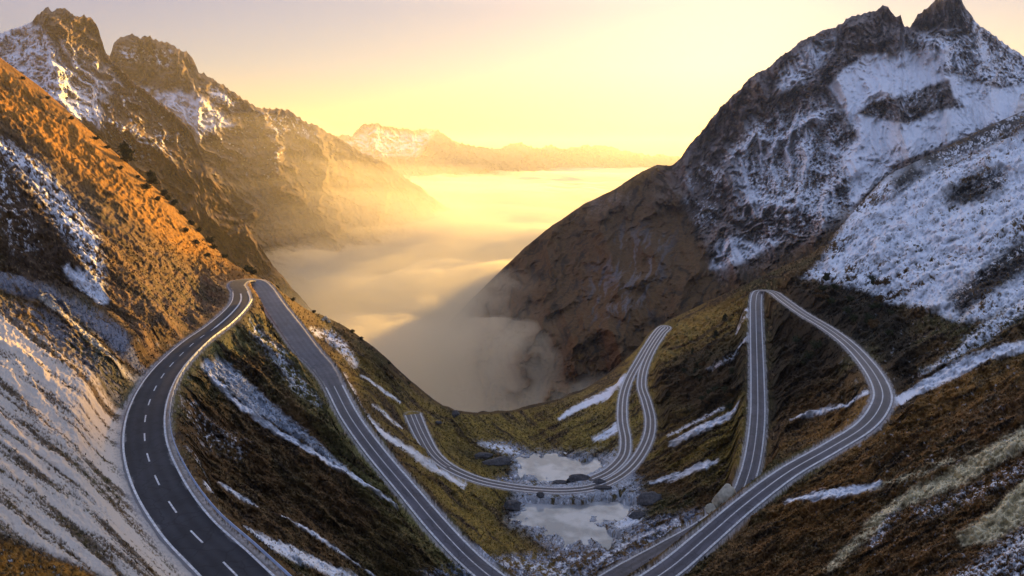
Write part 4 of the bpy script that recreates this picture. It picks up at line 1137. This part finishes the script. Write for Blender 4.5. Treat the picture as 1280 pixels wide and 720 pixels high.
# withered grass tufts and tiny stones over the near slopes
def tufts():
    r = np.random.RandomState(11)
    n = 90000
    okm = (PY > 300) & (PX > -40) & (PX < 1320) & (DA - HA > 1.4) & (DE - HE > 1.4) & (lakem < 0.05) & (snow < 0.2) & (Yw < 330)
    ii = np.nonzero(okm.ravel())[0]
    ii = ii[r.randint(0, len(ii), n)]
    P_ = np.stack([X.ravel()[ii], Yw.ravel()[ii], Zn.ravel()[ii]], 1) + r.randn(n, 3) * [0.12, 0.12, 0]
    sc = 0.0015 * P_[:, 1] + 0.07
    sc = sc * (0.5 + r.rand(n))
    Vs = []; Fs = []
    base = C.reshape(-1, 3)[ii] * (0.55 + 0.8 * r.rand(n))[:, None]
    cs = []
    for k in range(3):
        th = r.rand(n) * 6.28; lean = r.randn(n, 2) * 0.45
        a = np.stack([np.cos(th), np.sin(th), 0 * th], 1)
        b0 = P_ - a * sc[:, None] * 0.32; b1 = P_ + a * sc[:, None] * 0.32
        b0[:, 2] -= 0.05; b1[:, 2] -= 0.05
        tip = P_ + np.column_stack([lean * sc[:, None], sc * (0.8 + 0.5 * r.rand(n))])
        Vs.append(np.stack([b0, b1, tip], 1).reshape(-1, 3)); cs.append(np.repeat(base, 3, 0))
    V_ = np.concatenate(Vs); F_ = np.arange(len(V_)).reshape(-1, 3)
    cc = np.column_stack([np.concatenate(cs), np.zeros(len(V_))])
    return tag(mesh_np('grass', V_, F_, M_GROUND, cols=cc, smooth_sh=False), kind='stuff')
tufts()

# ------------------------------------------------------------------ haze and the sea of cloud in the valley
def vol_mat(name, col, dens, aniso):
    m = bpy.data.materials.new(name); m.use_nodes = True; n = m.node_tree; n.nodes.clear()
    v = n.nodes.new('ShaderNodeVolumePrincipled'); v.inputs['Color'].default_value = (*col, 1); v.inputs['Density'].default_value = dens; v.inputs['Anisotropy'].default_value = aniso
    o = n.nodes.new('ShaderNodeOutputMaterial'); n.links.new(v.outputs[0], o.inputs['Volume'])
    return m

HAZE_D = 5.0e-5
hb = MB(); hb.box((0, 9600, -60), (20500, 11300, 560), (1, 0, 0))
tag(hb.build('haze', vol_mat('haze_air', (0.95, 0.95, 0.97), HAZE_D, 0.35)), kind='stuff')

def cloud(name, x0, x1, y0, y1, ztop, zbot, amp, sc, dens, seed, col=(1, 0.955, 0.78), an=0.38, n=150, rim=0.06, off=0.0, pw=2.6):  # yellow in col puts golden sunlight into the vapour colour
    """closed lumpy slab of even density; steps grow with distance"""
    u = np.linspace(0, 1, n)
    ys = y0 + (y1 - y0) * u ** pw
    xs0 = np.linspace(-1, 1, n)
    Yc = np.repeat(ys[:, None], n, 1)
    wdt = x0 + (x1 - x0) * ((ys - y0) / (y1 - y0))
    Xc = xs0[None] * wdt[:, None] + Yc * off
    L = np.maximum(sc, Yc * 0.12)
    Zt = ztop + fbm(Xc / sc, Yc / sc / 1.6, 5, seed, 0.5) * amp + fbm(Xc / sc / 5, Yc / sc / 9, 3, seed + 9, 0.5) * amp * 1.4
    e = np.minimum(ss(0, rim, u)[:, None], ss(0, rim, 1 - np.abs(xs0))[None])
    e = np.minimum(e, ss(0, 0.01, 1 - u)[:, None])
    Zt = zbot + 2 + (Zt - zbot - 2) * e
    Zb = np.full(Zt.shape, zbot)
    V = np.concatenate([np.stack([Xc, Yc, Zt], -1).reshape(-1, 3), np.stack([Xc, Yc, Zb], -1).reshape(-1, 3)])
    F = grid_faces(n, n); F2 = F[:, ::-1] + n * n
    side = []
    def wall(ix):
        for a, b in zip(ix[:-1], ix[1:]): side.append([a, b, b + n * n, a + n * n])
    g = np.arange(n * n).reshape(n, n)
    wall(g[0, :]); wall(g[:, -1]); wall(g[-1, ::-1]); wall(g[::-1, 0])
    o = mesh_np(name, V, np.concatenate([F[:, ::-1], F2[:, ::-1], np.array(side)]), vol_mat(name + '_vapour', col, dens, an), smooth_sh=False)
    return tag(o, kind='stuff')
cloud('low_cloud', 300, 19000, 430, 19500, -200, -480, 34, 160, 0.012, 40)
cloud('mist', 300, 19000, 425, 19000, -178, -476, 34, 240, 0.0016, 55)
def fog_bank(px, py, Y, rx, ry, rz, dens, seed):
    """rounded bank of thin mist: the longer the way through it the denser it looks, so its rim stays soft"""
    import bmesh
    bm = bmesh.new(); bmesh.ops.create_icosphere(bm, subdivisions=5, radius=1.0)
    V = np.array([v.co[:] for v in bm.verts]); F = np.array([[v.index for v in f.verts] for f in bm.faces]); bm.free()
    V = V * (1 + 0.30 * fbm(V[:, 0] * 1.6 + seed, V[:, 1] * 1.6 + V[:, 2] * 2.1, 4, seed % 50)[:, None]) * np.array([rx, ry, rz])
    p = at(px, py, Y)
    o = mesh_np('mist', V, F, vol_mat('mist_vapour', (1, 0.965, 0.86), dens, 0.38))  # golden sunlight tinted into the mist colour
    o.location = p
    tag(o, kind='stuff')
fog_bank(400, 300, 1750, 620, 420, 130, 0.0008, 3)
fog_bank(440, 285, 1900, 780, 480, 190, 0.0005, 8)
fog_bank(370, 270, 1800, 520, 420, 260, 0.0003, 14)
